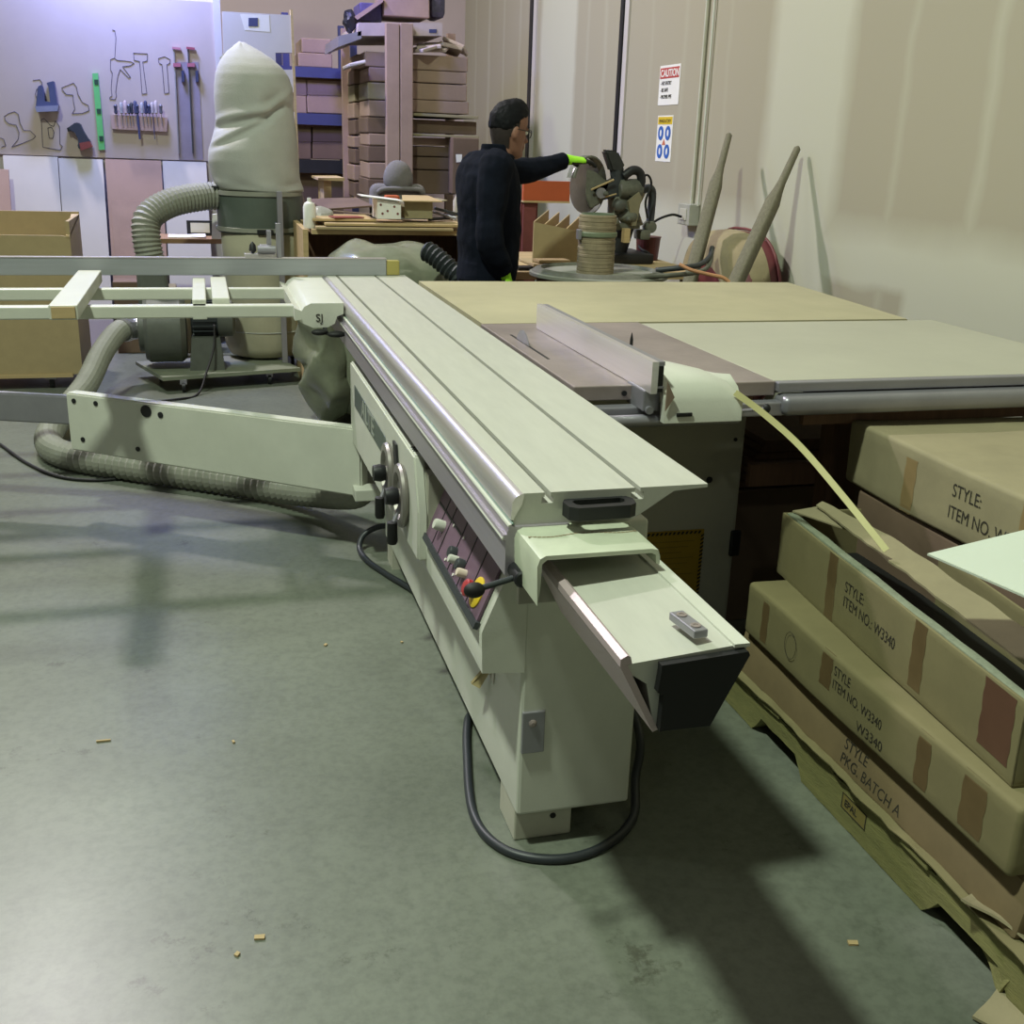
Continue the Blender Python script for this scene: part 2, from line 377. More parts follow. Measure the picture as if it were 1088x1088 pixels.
# logo plate
bm = prism(B(), [(.4875, 3.80, .60), (.4875, 3.80, .675), (.4875, 3.12, .665), (.4875, 3.06, .63), (.4875, 3.12, .60)], (-.002, 0, 0))
lg = P('logo_plate', bm, TEAL, saw)
text('lettering', 'ALTE', .085, (.485, 3.62, .608), (0, -1, 0), (0, 0, 1), mat('logo_letter', '8f948a', .5), lg, bold=True, sx=1.5)
# handwheels on the fascia
for y0, r in ((3.02, .085), (2.80, .085)):
    hw = P('handwheel', lathe(B(), [(r, 0), (r+.004, .008), (r, .016), (r-.02, .018), (r-.024, .008), (.02, .006), (.018, .03), (.0, .03)], (.486, y0, .585), 32, M=Matrix(((0, 0, -1), (0, 1, 0), (1, 0, 0)))), mat('wheel_metal', '8a8580', .4, .5), saw, sm=35)
    P('hub', lathe(B(), [(.022, .015), (.026, .03), (.022, .05), (.0, .05)], (.486, y0, .585), 16, M=Matrix(((0, 0, -1), (0, 1, 0), (1, 0, 0)))), DARK, hw, sm=40)
    P('crank_arm', tube(B(), [(.484, y0, .575), (.455, y0-.02, .585-r+.012)], .006, 8), ALUD, hw)
    P('grip', lathe(B(), [(.012, .0), (.015, .008), (.014, .062), (.0, .066)], (.452, y0-.02, .585-r-.045), 14), BLACK, hw, sm=40)
o = P('tilt_gauge', prism(B(), [(.487, 2.95, .70), (.487, 2.90, .70), (.487, 2.88, .64), (.487, 2.93, .64)], (-.006, 0, 0)), DARK, saw)
# saw cabinet under the cast iron top
P('saw_cabinet', box(B(), (.865, 2.90, .07), (1.545, 3.55, .87), .01), GREYP, saw)
P('cabinet_plinth', box(B(), (.88, 2.93, 0), (1.53, 3.52, .07)), DARKG, saw)
PX0, PX1, PZ0, PZ1 = 1.20, 1.435, .17, .395
cb = P('warning_placard', box(B(), (PX0, 2.894, PZ0), (PX1, 2.8995, PZ1), .001), DYEL, saw, label='yellow warning placard with a striped border')
bm = B()
n = 16
for k in range(n):
    x = PX0+.004+k*((PX1-PX0-.012)/n)
    for z in (PZ0+.002, PZ1-.012): prism(bm, [(x, 2.893, z), (x+.007, 2.893, z), (x+.012, 2.893, z+.009), (x+.005, 2.893, z+.009)], (0, .001, 0))
    z = PZ0+.008+k*((PZ1-PZ0-.02)/n)
    for x in (PX0, PX1-.010): prism(bm, [(x, 2.893, z), (x, 2.893, z+.006), (x+.010, 2.893, z+.012), (x+.010, 2.893, z+.006)], (0, .001, 0))
P('striped_border', bm, BLACK, cb)
bm = B()
for k in range(9): box(bm, (PX0+.03, 2.8932, PZ1-.035-k*.018), (PX1-.03-(k % 3)*.02, 2.894, PZ1-.0335-k*.018))
P('printed_line', bm, mat('faded_ink', '6b5a1a', .7), cb)
for x, z, r in ((1.512, .675, .006), (1.438, .552, .010)): P('bolt_hole', lathe(B(), [(r, 0), (r, .003)], (x, 2.897, z), 12, 'Y'), BLACK, saw)
P('latch', box(B(), (1.525, 2.888, .30), (1.56, 2.90, .385), .006), DARK, saw)
P('bracket', box(B(), (1.27, 2.885, .82), (1.31, 2.90, .845)), DARKG, saw)
# cast iron table
P('cast_iron_top', box(B(), (.884, 2.585, .882), (1.45, 3.58, .92), .003), STEEL, saw, label='grey cast iron table')
P('blade_slot', box(B(), (.925, 2.95, .9195), (.933, 3.36, .9208)), DARK, saw)
P('saw_blade', lathe(B(), [(.03, -.0015), (.085, -.0012), (.085, .0012), (.03, .0015)], (.929, 3.22, .872), 48, 'X'), ALUD, saw)
P('front_rail', box(B(), (.89, 2.545, .835), (1.46, 2.585, .872), .004), ALUD, saw)
P('rail_tube', tube(B(), [(.90, 2.51, .845), (1.31, 2.51, .845)], .016, 14), ALUD, saw, sm=40)
P('rail_bolt', lathe(B(), [(.007, 0), (.007, .006)], (1.02, 2.58, .90), 12, 'Y'), DARK, saw)
# sliding table extrusion
TB = [(.515, .92), (.5545, .92), (.5545, .912), (.549, .912), (.549, .900), (.571, .900), (.571, .912), (.5655, .912), (.5655, .92),
      (.7235, .92), (.7235, .912), (.717, .912), (.717, .898), (.741, .898), (.741, .912), (.7345, .912), (.7345, .92),
      (.866, .92), (.866, .914), (.80, .910), (.735, .868), (.69, .845), (.56, .845), (.502, .845), (.498, .868), (.501, .876), (.5005, .885), (.5035, .893), (.5095, .899), (.514, .908)]
P('sliding_table', prism(B(), [(x, 1.75, z) for x, z in TB], (0, 3.2, 0)), TABLEALU, saw)
# rounded cove of the table edge, polished
CV = [(.518, .9195), (.512, .9185), (.506, .9155), (.5015, .911), (.4985, .905), (.497, .898), (.4965, .890), (.4965, .872), (.501, .872), (.504, .88), (.5155, .90), (.519, .918)]
P('edge_moulding', prism(B(), [(x-.002, 1.7495, z) for x, z in CV], (0, 3.2, 0)), ALU, saw, sm=50)
hd = B(); oo = [(.588, 1.742), (.581, 1.728), (.584, 1.700), (.598, 1.690), (.694, 1.692), (.708, 1.702), (.712, 1.728), (.704, 1.742)]; ii = [(.604, 1.734), (.598, 1.726), (.600, 1.712), (.608, 1.706), (.684, 1.708), (.692, 1.714), (.695, 1.726), (.690, 1.734)]
vt = [[hd.verts.new((x, y, z)) for x, y in L] for L in (oo, ii) for z in (.884, .908)]
for k_ in range(8):
    j_ = (k_+1) % 8
    for A0, A1 in ((0, 1), (2, 3), (0, 2), (1, 3)): hd.faces.new((vt[A0][k_], vt[A0][j_], vt[A1][j_], vt[A1][k_]))
P('end_handle', hd, DARK, saw)
P('handle_mount', box(B(), (.595, 1.740, .886), (.70, 1.752, .906)), DARKG, saw)
# guide beam: rails, side, extension towards the camera
RB = [(.498, .862), (.493, .866), (.489, .864), (.488, .856), (.486, .852), (.486, .848), (.480, .848), (.478, .844), (.478, .839), (.484, .836), (.484, .772), (.50, .765), (.60, .765), (.60, .862)]
P('guide_rail', prism(B(), [(x, 1.742, z) for x, z in RB], (0, 3.2, 0)), mat('rail_alu', 'b3abb5', .36, .55, var=.06, scale=3, stretch=(30, .6, 30)), saw, sm=20)
P('rail_lip', prism(B(), [(.4775, 1.741, .8435), (.4765, 1.741, .8405), (.4790, 1.741, .8375), (.4805, 1.741, .8445)], (0, 3.2, 0)), WHITE, saw)
P('rail_lip', prism(B(), [(.4885, 1.741, .8665), (.487, 1.741, .8635), (.4875, 1.741, .8615), (.4935, 1.741, .867)], (0, 3.2, 0)), WHITE, saw)
P('guide_groove', prism(B(), [(.4955, 1.741, .8665), (.4935, 1.741, .8680), (.497, 1.741, .8700), (.499, 1.741, .8665)], (0, 3.2, 0)), mat('green_wiper', '5d7a68', .5), saw)
bmn = [(.540, .795), (.560, .80), (.735, .815), (.738, .809), (.684, .69), (.600, .69), (.583, .765)]
beam = P('guide_beam', prism(B(), [(x, 1.315, z) for x, z in bmn], (0, 3.5, 0)), TABLEALU, saw)
bm = prism(B(), [(.5385, 1.311, .799), (.5965, 1.311, .687), (.605, 1.311, .690), (.550, 1.311, .80)], (0, .44, 0))
P('side_strip', bm, mat('pink_alu', 'bba9ab', .45, .3, var=.05), beam, label='pinkish polished side strip')
P('lip', prism(B(), [(.538, 1.309, .799), (.538, 1.309, .811), (.548, 1.309, .8165), (.553, 1.309, .814), (.556, 1.309, .803)], (0, .44, 0)), mat('pink_alu', 'bba9ab', .45, .3, var=.05), beam)
P('right_lip', prism(B(), [(.715, 1.31, .812), (.715, 1.31, .8175), (.7395, 1.31, .8175), (.7395, 1.31, .812)], (0, .44, 0)), WHITE, beam)
P('end_cap', prism(B(), [(x, 1.300, z) for x, z in ((.598, .790), (.598, .80), (.733, .809), (.736, .803), (.683, .693), (.603, .693), (.604, .752), (.595, .757))], (0, .014, 0)), mat('black_cap', '0b0b0c', .7), beam, label='black end cap')
ob = P('stop_block', obox(B(), (.668, 1.372, .826), (.024, .074, .013), (0, 0, .12), .002), ALUD, saw)
for k in (-1, 1): P('bolt', lathe(B(), [(.008, 0), (.008, .0015), (.004, .0015), (.004, .0005)], (.668-.0025*k, 1.372+.020*k, .8327), 14), STEEL, ob)
# end cover over the beam
bm = prism(B(), [(.502, 1.60, .772), (.4995, 1.60, .842), (.504, 1.60, .855), (.514, 1.60, .860), (.70, 1.60, .860), (.712, 1.60, .857), (.716, 1.60, .845), (.716, 1.60, .832), (.71, 1.60, .832), (.708, 1.60, .848), (.70, 1.60, .8525), (.516, 1.60, .8525), (.508, 1.60, .846), (.506, 1.60, .800)], (0, .165, 0))
cov = P('end_cover', bm, mat('worn_cover', 'bcc2ac', .45, var=.1, scale=12), saw, sm=30)
P('cover_stiffener', box(B(), (.60, 1.752, .845), (.672, 1.768, .866), .003), WHITE, cov)
jb = B()
for k in range(26):
    a = k/25
    box(jb, (.51+a*.19, 1.69-.006*math.sin(a*9), .8602), (.51+(a+.035)*.19, 1.694-.006*math.sin(a*9), .8606))
P('adhesive_mark', jb, mat('glue_residue', '8a7a60', .8), cov)
P('end_plate', box(B(), (.52, 1.772, .70), (.70, 1.785, .848)), GREYP, saw)
# clamp lever
hubp, ballp = at(553, 612, Y=1.71), at(504, 627, Y=1.69)
lever = P('clamp_lever', tube(B(), [hubp, ballp], .0055, 10), DARKG, saw, sm=40)
P('lever_hub', lathe(B(), [(.013, -.02), (.016, -.017), (.016, .012), (.013, .075)], hubp, 16, 'Y'), DARK, lever, sm=40)
P('ball_grip', ball(B(), ballp, (.019, .014, .014)), BLACK, lever, sm='all')
# tape label and loose paper on the base side
pl = P('paper_label', prism(B(), [(.5985, 2.50, .36), (.5985, 2.22, .30), (.5985, 2.22, .41), (.5985, 2.50, .44)], (-.0015, 0, 0)), PAPER, saw)
text('lettering', '25', .06, (.5965, 2.42, .35), (0, -1, 0), (0, 0, 1), INK, pl)
P('peeling_tape', prism(B(), [(.599, 2.22, .35), (.575, 2.26, .27), (.565, 2.30, .262), (.597, 2.18, .40)], (0, .012, 0)), mat('old_tape', '9a8c62', .6), saw)
# swing arm supporting the crosscut table
d = V((1.06, -.70, 0)).normalized(); nn = V((-d.y, d.x, 0))
def slab(p0, p1, th, z0, z1, z2=None, z3=None):
    p0, p1 = V(p0), V(p1); dd = (p1-p0).normalized(); q = V((-dd.y, dd.x, 0))*th
    b = prism(B(), [(p0.x, p0.y, z0), (p1.x, p1.y, z2 if z2 is not None else z0), (p1.x, p1.y, z3 if z3 is not None else z1), (p0.x, p0.y, z1)], q)
    bmesh.ops.bevel(b, geom=list(b.edges), offset=.006, segments=2, affect='EDGES'); return b
sa = P('swing_arm', slab((-.56, 4.58, 0), (.515, 3.87, 0), .06, .27, .505, .235, .495), WHITE, saw)
P('inner_arm', slab((-1.7, 5.02, 0), (-.54, 4.585, 0), .035, .37, .488), ALUD, sa)
for a, z, r in ((.03, .475, .010), (.11, .475, .010), (.34, .46, .012), (.05, .32, .010), (.25, .31, .010), (.29, .468, .024)):
    p = V((-.56, 4.58, 0)).lerp(V((.515, 3.87, 0)), a); Rm = (-nn).to_track_quat('Z', 'Y').to_matrix()
    P('arm_screw', lathe(B(), [(r, -.002), (r, .003), (r*.6, .004)], V((p.x, p.y, z)), 16, M=Rm), DARK, sa)
P('arm_bracket', box(B(), (.485, 3.82, .235), (.60, 3.90, .28), .004), WHITE, saw)

# crosscut table frame and fence
cc = thing('crosscut_table', 'white steel crosscut frame with two rails clamped to the sliding table', 'saw table', (-.2, 4.5, .86))
P('front_rail', box(B(), (-2.6, 4.18, .855), (.315, 4.235, .90), .005), WHITE, cc)
P('rear_rail', box(B(), (-2.6, 4.66, .855), (.315, 4.71, .90), .005), WHITE, cc)
bm = prism(B(), [(.27, 4.10, .80), (.44, 4.10, .80), (.495, 4.10, .83), (.455, 4.10, .85), (.47, 4.10, .875), (.508, 4.10, .885), (.508, 4.10, .918), (.36, 4.10, .918), (.325, 4.10, .905), (.305, 4.10, .87), (.27, 4.10, .85)], (0, .82, 0))
bm = prism(B(), [(.31, 4.10, .855), (.335, 4.10, .86), (.34, 4.10, .845), (.375, 4.10, .828), (.43, 4.10, .830), (.455, 4.10, .843), (.465, 4.10, .87), (.488, 4.10, .878), (.490, 4.10, .918), (.37, 4.10, .918), (.345, 4.10, .905), (.335, 4.10, .89), (.31, 4.10, .90)], (0, .80, 0))
ec = P('end_casting', bm, WHITE, cc, sm=30)
text('pen_mark', 'SJ', .04, (.385, 4.098, .852), (1, 0, 0), (0, 0, 1), INK, ec, bold=False)
k = P('clamp_knob', ball(B(), (.395, 4.07, .817), (.03, .02, .012)), BLACK, cc, sm='all'); P('clamp_knob', ball(B(), (.455, 4.05, .812), (.035, .022, .012)), BLACK, cc, sm='all')
P('clamp_stem', tube(B(), [(.42, 4.15, .83), (.42, 4.06, .815)], .008, 8), DARK, cc)
ar = P('support_arm', box(B(), (-.50, 3.88, .90), (-.41, 4.88, .948), .003), WHITE, cc)
P('wooden_plug', box(B(), (-.492, 3.874, .905), (-.418, 3.90, .943), .001), WOOD, ar)
P('crossbar', box(B(), (-.05, 4.24, .86), (.0, 4.90, .915), .004), WHITE, cc); P('crossbar', box(B(), (.022, 4.24, .87), (.085, 4.90, .92), .004), WHITE, cc)
P('crossbar', box(B(), (-.05, 4.18, .85), (.0, 4.24, .90), .003), WHITE, cc)
cf = thing('crosscut_fence', 'long silver aluminium crosscut fence lying across the sliding table, flip stop on top', 'fence', (-.2, 4.95, .92))
P('fence_extrusion', box(B(), (-2.6, 4.93, .9215), (.78, 4.965, .992), .002), mat('fence_alu', 'a8acb0', .38, .5, var=.05, scale=3, stretch=(1, 20, 20)), cf)
P('top_track', box(B(), (-2.6, 4.928, .992), (.78, 4.967, .996)), ALU, cf)
P('end_block', box(B(), (.781, 4.935, .9215), (.84, 4.975, .985), .004), mat('yellowed_plastic', 'a79b58', .5), cf)
fs = P('flip_stop', box(B(), (.17, 4.93, .996), (.30, 4.97, 1.012), .002), ALU, cf)
bm = box(B(), (.235, 4.935, 1.012), (.285, 4.965, 1.05), .003); box(bm, (.265, 4.94, 1.05), (.285, 4.96, 1.11), .003); tube(bm, [(.225, 4.93, 1.03), (.30, 4.93, 1.03)], .017, 14)
P('stop_body', bm, ALUD, fs)
P('stop_knob', lathe(B(), [(.004, 0), (.016, .012), (.013, .035), (.002, .05)], (.205, 4.95, 1.012), 14), DARK, fs, sm=40)
P('stop_pillar', box(B(), (.305, 4.935, .996), (.325, 4.96, 1.14), .002), ALUD, fs)

# rip fence
rf = thing('rip_fence', 'pinkish aluminium rip fence with white rounded casting on the cast iron table', 'fence', (1.1, 2.9, .92))
bm = prism(B(), [(1.045, 2.47, .922), (1.062, 2.47, .922), (1.062, 2.47, 1.002), (1.045, 2.47, 1.002)], (0, 1.0, 0))
P('fence_plate', bm, ALU, rf)
P('fence_flange', box(B(), (1.062, 2.47, .992), (1.078, 3.46, 1.002)), ALUD, rf)
bm = box(B(), (1.062, 2.475, .925), (1.078, 3.44, .99))
P('fence_core', bm, DARK, rf)
P('fence_shelf', box(B(), (1.062, 2.472, .935), (1.080, 3.45, .94)), ALUD, rf)
# casting: curved apron over the rail, lofted
rs = []
sec = [(1.08, .0), (1.12, .0), (1.17, .0), (1.22, .0), (1.275, .0), (1.29, -.008), (1.296, -.03)]
pathyz = [(3.10, .935), (2.95, .950), (2.80, .962), (2.66, .968), (2.58, .967), (2.52, .958), (2.482, .935), (2.468, .90), (2.462, .848)]
for i, (y, z) in enumerate(pathyz):
    xr = [1.10, 1.115, 1.15, 1.22, 1.27, 1.292, 1.297, 1.297, 1.295][i]
    xl = 1.082
    top = [V((xl+(xr-xl)*f, y, z-(.030*f**5 if i < 7 else 0))) for f in (0, .25, .5, .75, .92, 1)]
    yi, zi = (y+.004, z-.02) if i < 5 else (y+.022, z-.006 if i < 8 else z)
    bot = [V((xl+(xr-xl)*f, yi, zi)) for f in (1, .92, .75, .5, .25, 0)]
    rs.append(top+bot)
cs = P('fence_casting', rings(B(), rs), WHITE, rf, sm=45, label='white rounded fence casting')
P('slot_hole', (lambda b: box(b, (1.115, 2.459, .864), (1.158, 2.464, .874), .004))(B()), BLACK, cs)
P('casting_block', box(B(), (1.04, 2.50, .87), (1.085, 2.62, .925), .004), ALUD, rf)
P('clamp_wedge', prism(B(), [(1.083, 2.462, .955), (1.105, 2.462, .915), (1.083, 2.462, .88)], (0, -.004, 0)), mat('tan_wedge', '8b7868', .7), cs)
P('rod', tube(B(), [(1.29, 2.49, .866), (1.372, 2.49, .87)], .0045, 10), mat('chrome_rod', 'b6b6d0', .15, .9), rf, sm=40)
P('rod_knob', ball(B(), (1.378, 2.49, .87), (.011, .010, .013)), BLACK, rf, sm='all')
P('lock_screw', lathe(B(), [(.010, 0), (.010, .012)], (1.055, 2.49, .875), 12, 'Y'), ALUD, rf)
P('locking_pin', lathe(B(), [(.005, 0), (.005, .04), (.001, .06)], (1.205, 3.02, .92), 10), DARK, rf)

# extension tables
et = thing('extension_table', 'grey laminate extension table bolted to the right of the cast iron top', 'table', (2.1, 3.0, 0))
P('tabletop', box(B(), (1.4505, 2.60, .885), (2.62, 3.56, .919), .003), LAM, et)
P('edge_profile', box(B(), (1.4505, 2.568, .893), (2.98, 2.5995, .919), .003), ALUD, et)
P('lower_rail', box(B(), (1.4505, 2.525, .836), (2.98, 2.598, .889), .018, 4), ALUD, et, sm=50)
for x in (1.78, 2.5): P('leg', box(B(), (x, 2.80, 0), (x+.10, 2.87, .884)), WOODD, et)
P('skirt', box(B(), (1.56, 2.61, .79), (2.98, 2.63, .884)), WOODD, et)
P('apron', box(B(), (1.56, 2.78, .845), (2.6, 2.80, .883)), WOODD, et)
P('stretcher', box(B(), (1.56, 2.875, .53), (2.55, 2.90, .60)), WOODD, et)
ot = thing('plywood_table', 'wide plywood topped outfeed table behind the cast iron and laminate tables', 'table', (1.7, 4.1, 0))
bm = prism(B(), [(.89, 3.585, .895), (2.53, 3.585, .895), (2.63, 4.68, .895), (.89, 4.74, .895)], (0, 0, .025))
P('tabletop', bm, MDFTOP, ot)
P('sub_top', box(B(), (1.05, 3.65, .855), (2.45, 4.6, .8945)), WOODD, ot)
for x in (1.10, 2.3):
    for y in (3.70, 4.45): P('leg', box(B(), (x, y, 0), (x+.09, y+.09, .855)), WOODD, ot)
# junk below the extension table
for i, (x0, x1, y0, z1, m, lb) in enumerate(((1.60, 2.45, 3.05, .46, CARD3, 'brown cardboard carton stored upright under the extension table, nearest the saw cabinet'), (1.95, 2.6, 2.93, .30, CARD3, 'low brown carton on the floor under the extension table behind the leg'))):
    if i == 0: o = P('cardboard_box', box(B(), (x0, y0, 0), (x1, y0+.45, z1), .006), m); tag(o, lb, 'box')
for k in range(7):
    o = P('wood_offcut', obox(B(), (1.92, 3.22+.01*(k % 3), .475+k*.0225), (.60-.03*k, .32, .020), (0, 0, .03*(k % 3-1))), WOODD)
    tag(o, '%s wooden offcut of the pile under the extension table' % (ORD[6-k]), 'offcut', 'wood offcuts under the extension table')

# thin yellow strip from rail to boxes
pts = [at(781, 417, Y=2.47), at(812, 440, Y=2.42), at(850, 474, Y=2.34), at(893, 524, Y=2.23), at(942, 585, Y=2.10)]
pts = smooth(pts, 6); bm = B(); rs = []
for i, p in enumerate(pts):
    t_ = (pts[min(i+1, len(pts)-1)]-pts[max(i-1, 0)]).normalized(); s_ = t_.cross(V((0, 1, .2))).normalized()*.008; q = t_.cross(s_).normalized()*.0012
    rs.append([p-s_-q, p+s_-q, p+s_+q, p-s_+q])
o = P('edge_banding_strip', rings(bm, rs), CREAM); tag(o, 'bowed pale yellow strip leaning from the fence rail down to the open carton', 'strip')
# ------------------------------------------------------------------ pallet stack on the right
def PL(name, bm, m, parent, sm=None, label=None):
    bm.transform(wm(parent)); return P(name, bm, m, parent, sm, label)
def tl(name, s, size, org, right, up, m, parent, **k):
    M = wm(parent); R = M.to_3x3(); return text(name, s, size, M @ V(org), R @ V(right), R @ V(up), m, parent, **k)
def soft_box(sx, sy, sz, bev=.012, amp=.006, sc=3, seed=0, cut=5):
    """cardboard carton, base centre at 0, slightly dented and bulged"""
    bm = box(B(), (-sx/2, -sy/2, 0), (sx/2, sy/2, sz), bev, 3)
    bmesh.ops.subdivide_edges(bm, edges=[e for e in bm.edges if e.calc_length() > .08], cuts=cut, use_grid_fill=True)
    for v in bm.verts:
        k = min(1, v.co.z/sz*4) if sz else 1
        v.co += V(noise.noise_vector(v.co*sc+V((seed, 0, seed))))*amp
    return bm
from mathutils.bvhtree import BVHTree
def conform(o, body, d=.0008):
    """lay a printed or taped patch onto the dented left face of a carton"""
    bv = BVHTree.FromPolygons([v.co for v in body.data.vertices], [p.vertices[:] for p in body.data.polygons])
    x0 = min(v.co.x for v in body.data.vertices)+.004
    for v in o.data.vertices:
        h = bv.ray_cast(V((-2, v.co.y, v.co.z)), V((1, 0, 0)))[0]
        v.co.x = (h.x if h and h.x < x0+.03 else x0)-d
def tape(t, body, y0, y1, z0, z1, m, sk=.004):
    bm = B(); n = 8; g = [[bm.verts.new((-.5, y0+(y1-y0)*i/3+sk*j/n+.002*math.sin(j*2+i), z0+(z1-z0)*j/n)) for i in range(4)] for j in range(n+1)]
    for j in range(n):
        for i in range(3): bm.faces.new((g[j][i], g[j][i+1], g[j+1][i+1], g[j+1][i]))
    bm.normal_update(); me = bpy.data.meshes.new('packing_tape'); bm.to_mesh(me); bm.free()
    o = bpy.data.objects.new('packing_tape', me); COL.objects.link(o); o.parent = t; me.materials.append(m); conform(o, body, .0006); return o
def print_on(t, body, s, size, y, z, **k):
    o = tl('lettering', s, size, (-.5, y, z), (0, -1, 0), (0, 0, 1), INK, t, extrude=0, **k); conform(o, body, .0010); return o
def carton(name, label, cx, cy, z, sx, sy, sz, rz=0, m=CARD, tapes=(), tm=TAPE, group=None, seed=0, amp=.005, top_tape=False):
    t = thing(name, label, 'box', (cx, cy, z), group, rz)
    bo = PL('body', soft_box(sx, sy, sz, amp=amp, seed=seed), m, t, sm=35)
    for i, (y, w, z0, z1) in enumerate(tapes): tape(t, bo, y-w/2, y+w/2, z0+.004, z1-.004, tm, .006*math.sin(i*3))
    return t, bo
pal = thing('wooden_pallet', 'worn yellowish wooden pallet under the stacked cartons on the right', 'pallet', (1.95, 1.95, 0))
b_ = B()
n_ = 60; y0, y1 = 1.20, 2.56
top, bot = [], []
for i in range(n_+1):
    y = y0+(y1-y0)*i/n_; h = 0.02
    for c in (1.47, 2.24):
        if abs(y-c) < .13: h = .02+.052*min(1, (.13-abs(y-c))/.035)
    top.append(V((1.375, y, .106+.004*noise.noise(V((y*12, 0, 0)))))); bot.append(V((1.375, y, h-.018+.003*noise.noise(V((y*20, 3, 0))))))
b_ = prism(B(), top+bot[::-1], (.038, 0, 0)); P('stringer', b_, PALLET, pal)
P('stringer', box(B(), (1.80, 1.2, 0.002), (1.84, 2.56, .106), .003), PALLET, pal); P('stringer', box(B(), (2.5, 1.2, 0.002), (2.54, 2.56, .106), .003), PALLET, pal)
yy = 1.24; i = 0
while yy < 2.50:
    w = .09+.02*random.random(); bm = box(B(), (1.365+.012*random.random(), yy, .1065), (2.56, yy+w, .124), .003)
    P('deck_board', jit(bm, .003, 9, i), PALLET, pal); yy += w+.02+.02*random.random(); i += 1
st = P('stamp', box(B(), (1.3742, 1.83, .045), (1.3752, 1.93, .085)), mat('stamp_wood', '7c6f3d', .8), pal)
bm = B()
for a, b in (((1.83, .045), (1.93, .047)), ((1.83, .083), (1.93, .085)), ((1.83, .045), (1.833, .085)), ((1.927, .045), (1.93, .085))): box(bm, (1.3735, a[0], a[1]), (1.3745, b[0], b[1]))
P('stamp_frame', bm, INK, st); text('lettering', 'EPAL', .024, (1.3735, 1.918, .057), (0, -1, 0), (0, 0, 1), INK, st)
# crushed flat carton on the pallet
t = thing('flat_carton', 'crushed flat brown carton directly on the pallet at the bottom of the stack', 'box', (1.53, 1.95, .125))
bm = box(B(), (1.395, 1.36, .1265), (1.665, 2.52, .236), .01); bmesh.ops.subdivide_edges(bm, edges=[e for e in bm.edges if e.calc_length() > .2], cuts=10, use_grid_fill=True)
for v in bm.verts:
    if v.co.z < .2: v.co.x -= .02*max(0, -1+2*(.236-v.co.z)/.11) if v.co.x < 1.6 else 0
fb = P('body', jit(bm, .006, 5, 4), mat('flat_card', '77674a', .85, var=.15, scale=5), t, sm=40)
print_on(t, fb, 'STYLE\nPKG. BATCH A', .036, .02, .055)
bm = box(B(), (1.357, 1.30, .1255), (1.41, 2.54, .1285)); bmesh.ops.subdivide_edges(bm, edges=list(bm.edges), cuts=34, use_grid_fill=True)
P('bottom_flap', jit(jit(bm, .005, 30, 9), .005, 8, 2), CARD, t)
rz2 = math.atan2(.016, 1.10)*-1
c2, c2b = carton('long_carton', 'long taped carton in the middle of the pallet stack, marked twice with W3340', 1.512, 1.935, .242, .285, 1.10, .148, rz2, CARD, [(.44, .035, .0, .149), (-.43, .07, 0, .149), (.12, .05, .05, .149), (-.27, .045, 0, .149)], seed=3)
print_on(c2, c2b, 'STYLE\nITEM NO. W3340', .034, .085, .103, sx=.8); print_on(c2, c2b, 'W3340', .034, -.03, .022)
rg = B()
for k in range(40):
    a0, a1 = 2*math.pi*k/40, 2*math.pi*(k+1)/40
    tube(rg, [V((-.1465, .29+.028*math.cos(a0), .08+.035*math.sin(a0))), V((-.1465, .29+.028*math.cos(a1), .08+.035*math.sin(a1)))], .0007, 4)
PL('round_stamp', rg, INK, c2)
rz3 = -math.atan2(.101, 1.10)
c3 = thing('long_carton', 'topmost long carton of the pallet stack, torn open along its top and marked W3340', 'box', (1.575, 1.985, .391), rz=rz3)
SX, SY, SZ = .27, 1.10, .175
bm = B()
def wallb(a, b): 
    q = box(B(), a, b, .003); bmesh.ops.subdivide_edges(q, edges=[e for e in q.edges if e.calc_length() > .1], cuts=12, use_grid_fill=True)
    jit(q, .006, 4, 2); me = bpy.data.meshes.new('q'); q.to_mesh(me); q.free(); bm.from_mesh(me); bpy.data.meshes.remove(me)
wallb((-SX/2, -SY/2, 0), (-SX/2+.008, SY/2, SZ)); wallb((SX/2-.008, -SY/2, 0), (SX/2, SY/2, SZ)); wallb((-SX/2, SY/2-.008, 0), (SX/2, SY/2, SZ)); wallb((-SX/2, -SY/2, 0), (SX/2, -SY/2+.008, SZ)); wallb((-SX/2, -SY/2, .002), (SX/2, SY/2, .01))
c3b = PL('body', bm, CARD, c3, sm=35)
bm = box(B(), (-SX/2+.009, -SY/2+.01, SZ-.03), (-SX/2+.032, SY/2-.01, SZ-.001), .003); bmesh.ops.subdivide_edges(bm, edges=[e for e in bm.edges if e.calc_length() > .2], cuts=20)
PL('foam_edge', jit(bm, .004, 9), mat('grey_green_foam', '7f8672', .9, var=.15, scale=30, bump=.3), c3, sm=40)
PL('shade_insert', box(B(), (-SX/2+.036, -SY/2+.012, .012), (SX/2-.012, SY/2-.012, .05)), BLACK, c3)  # black slab paints the shade inside the open carton
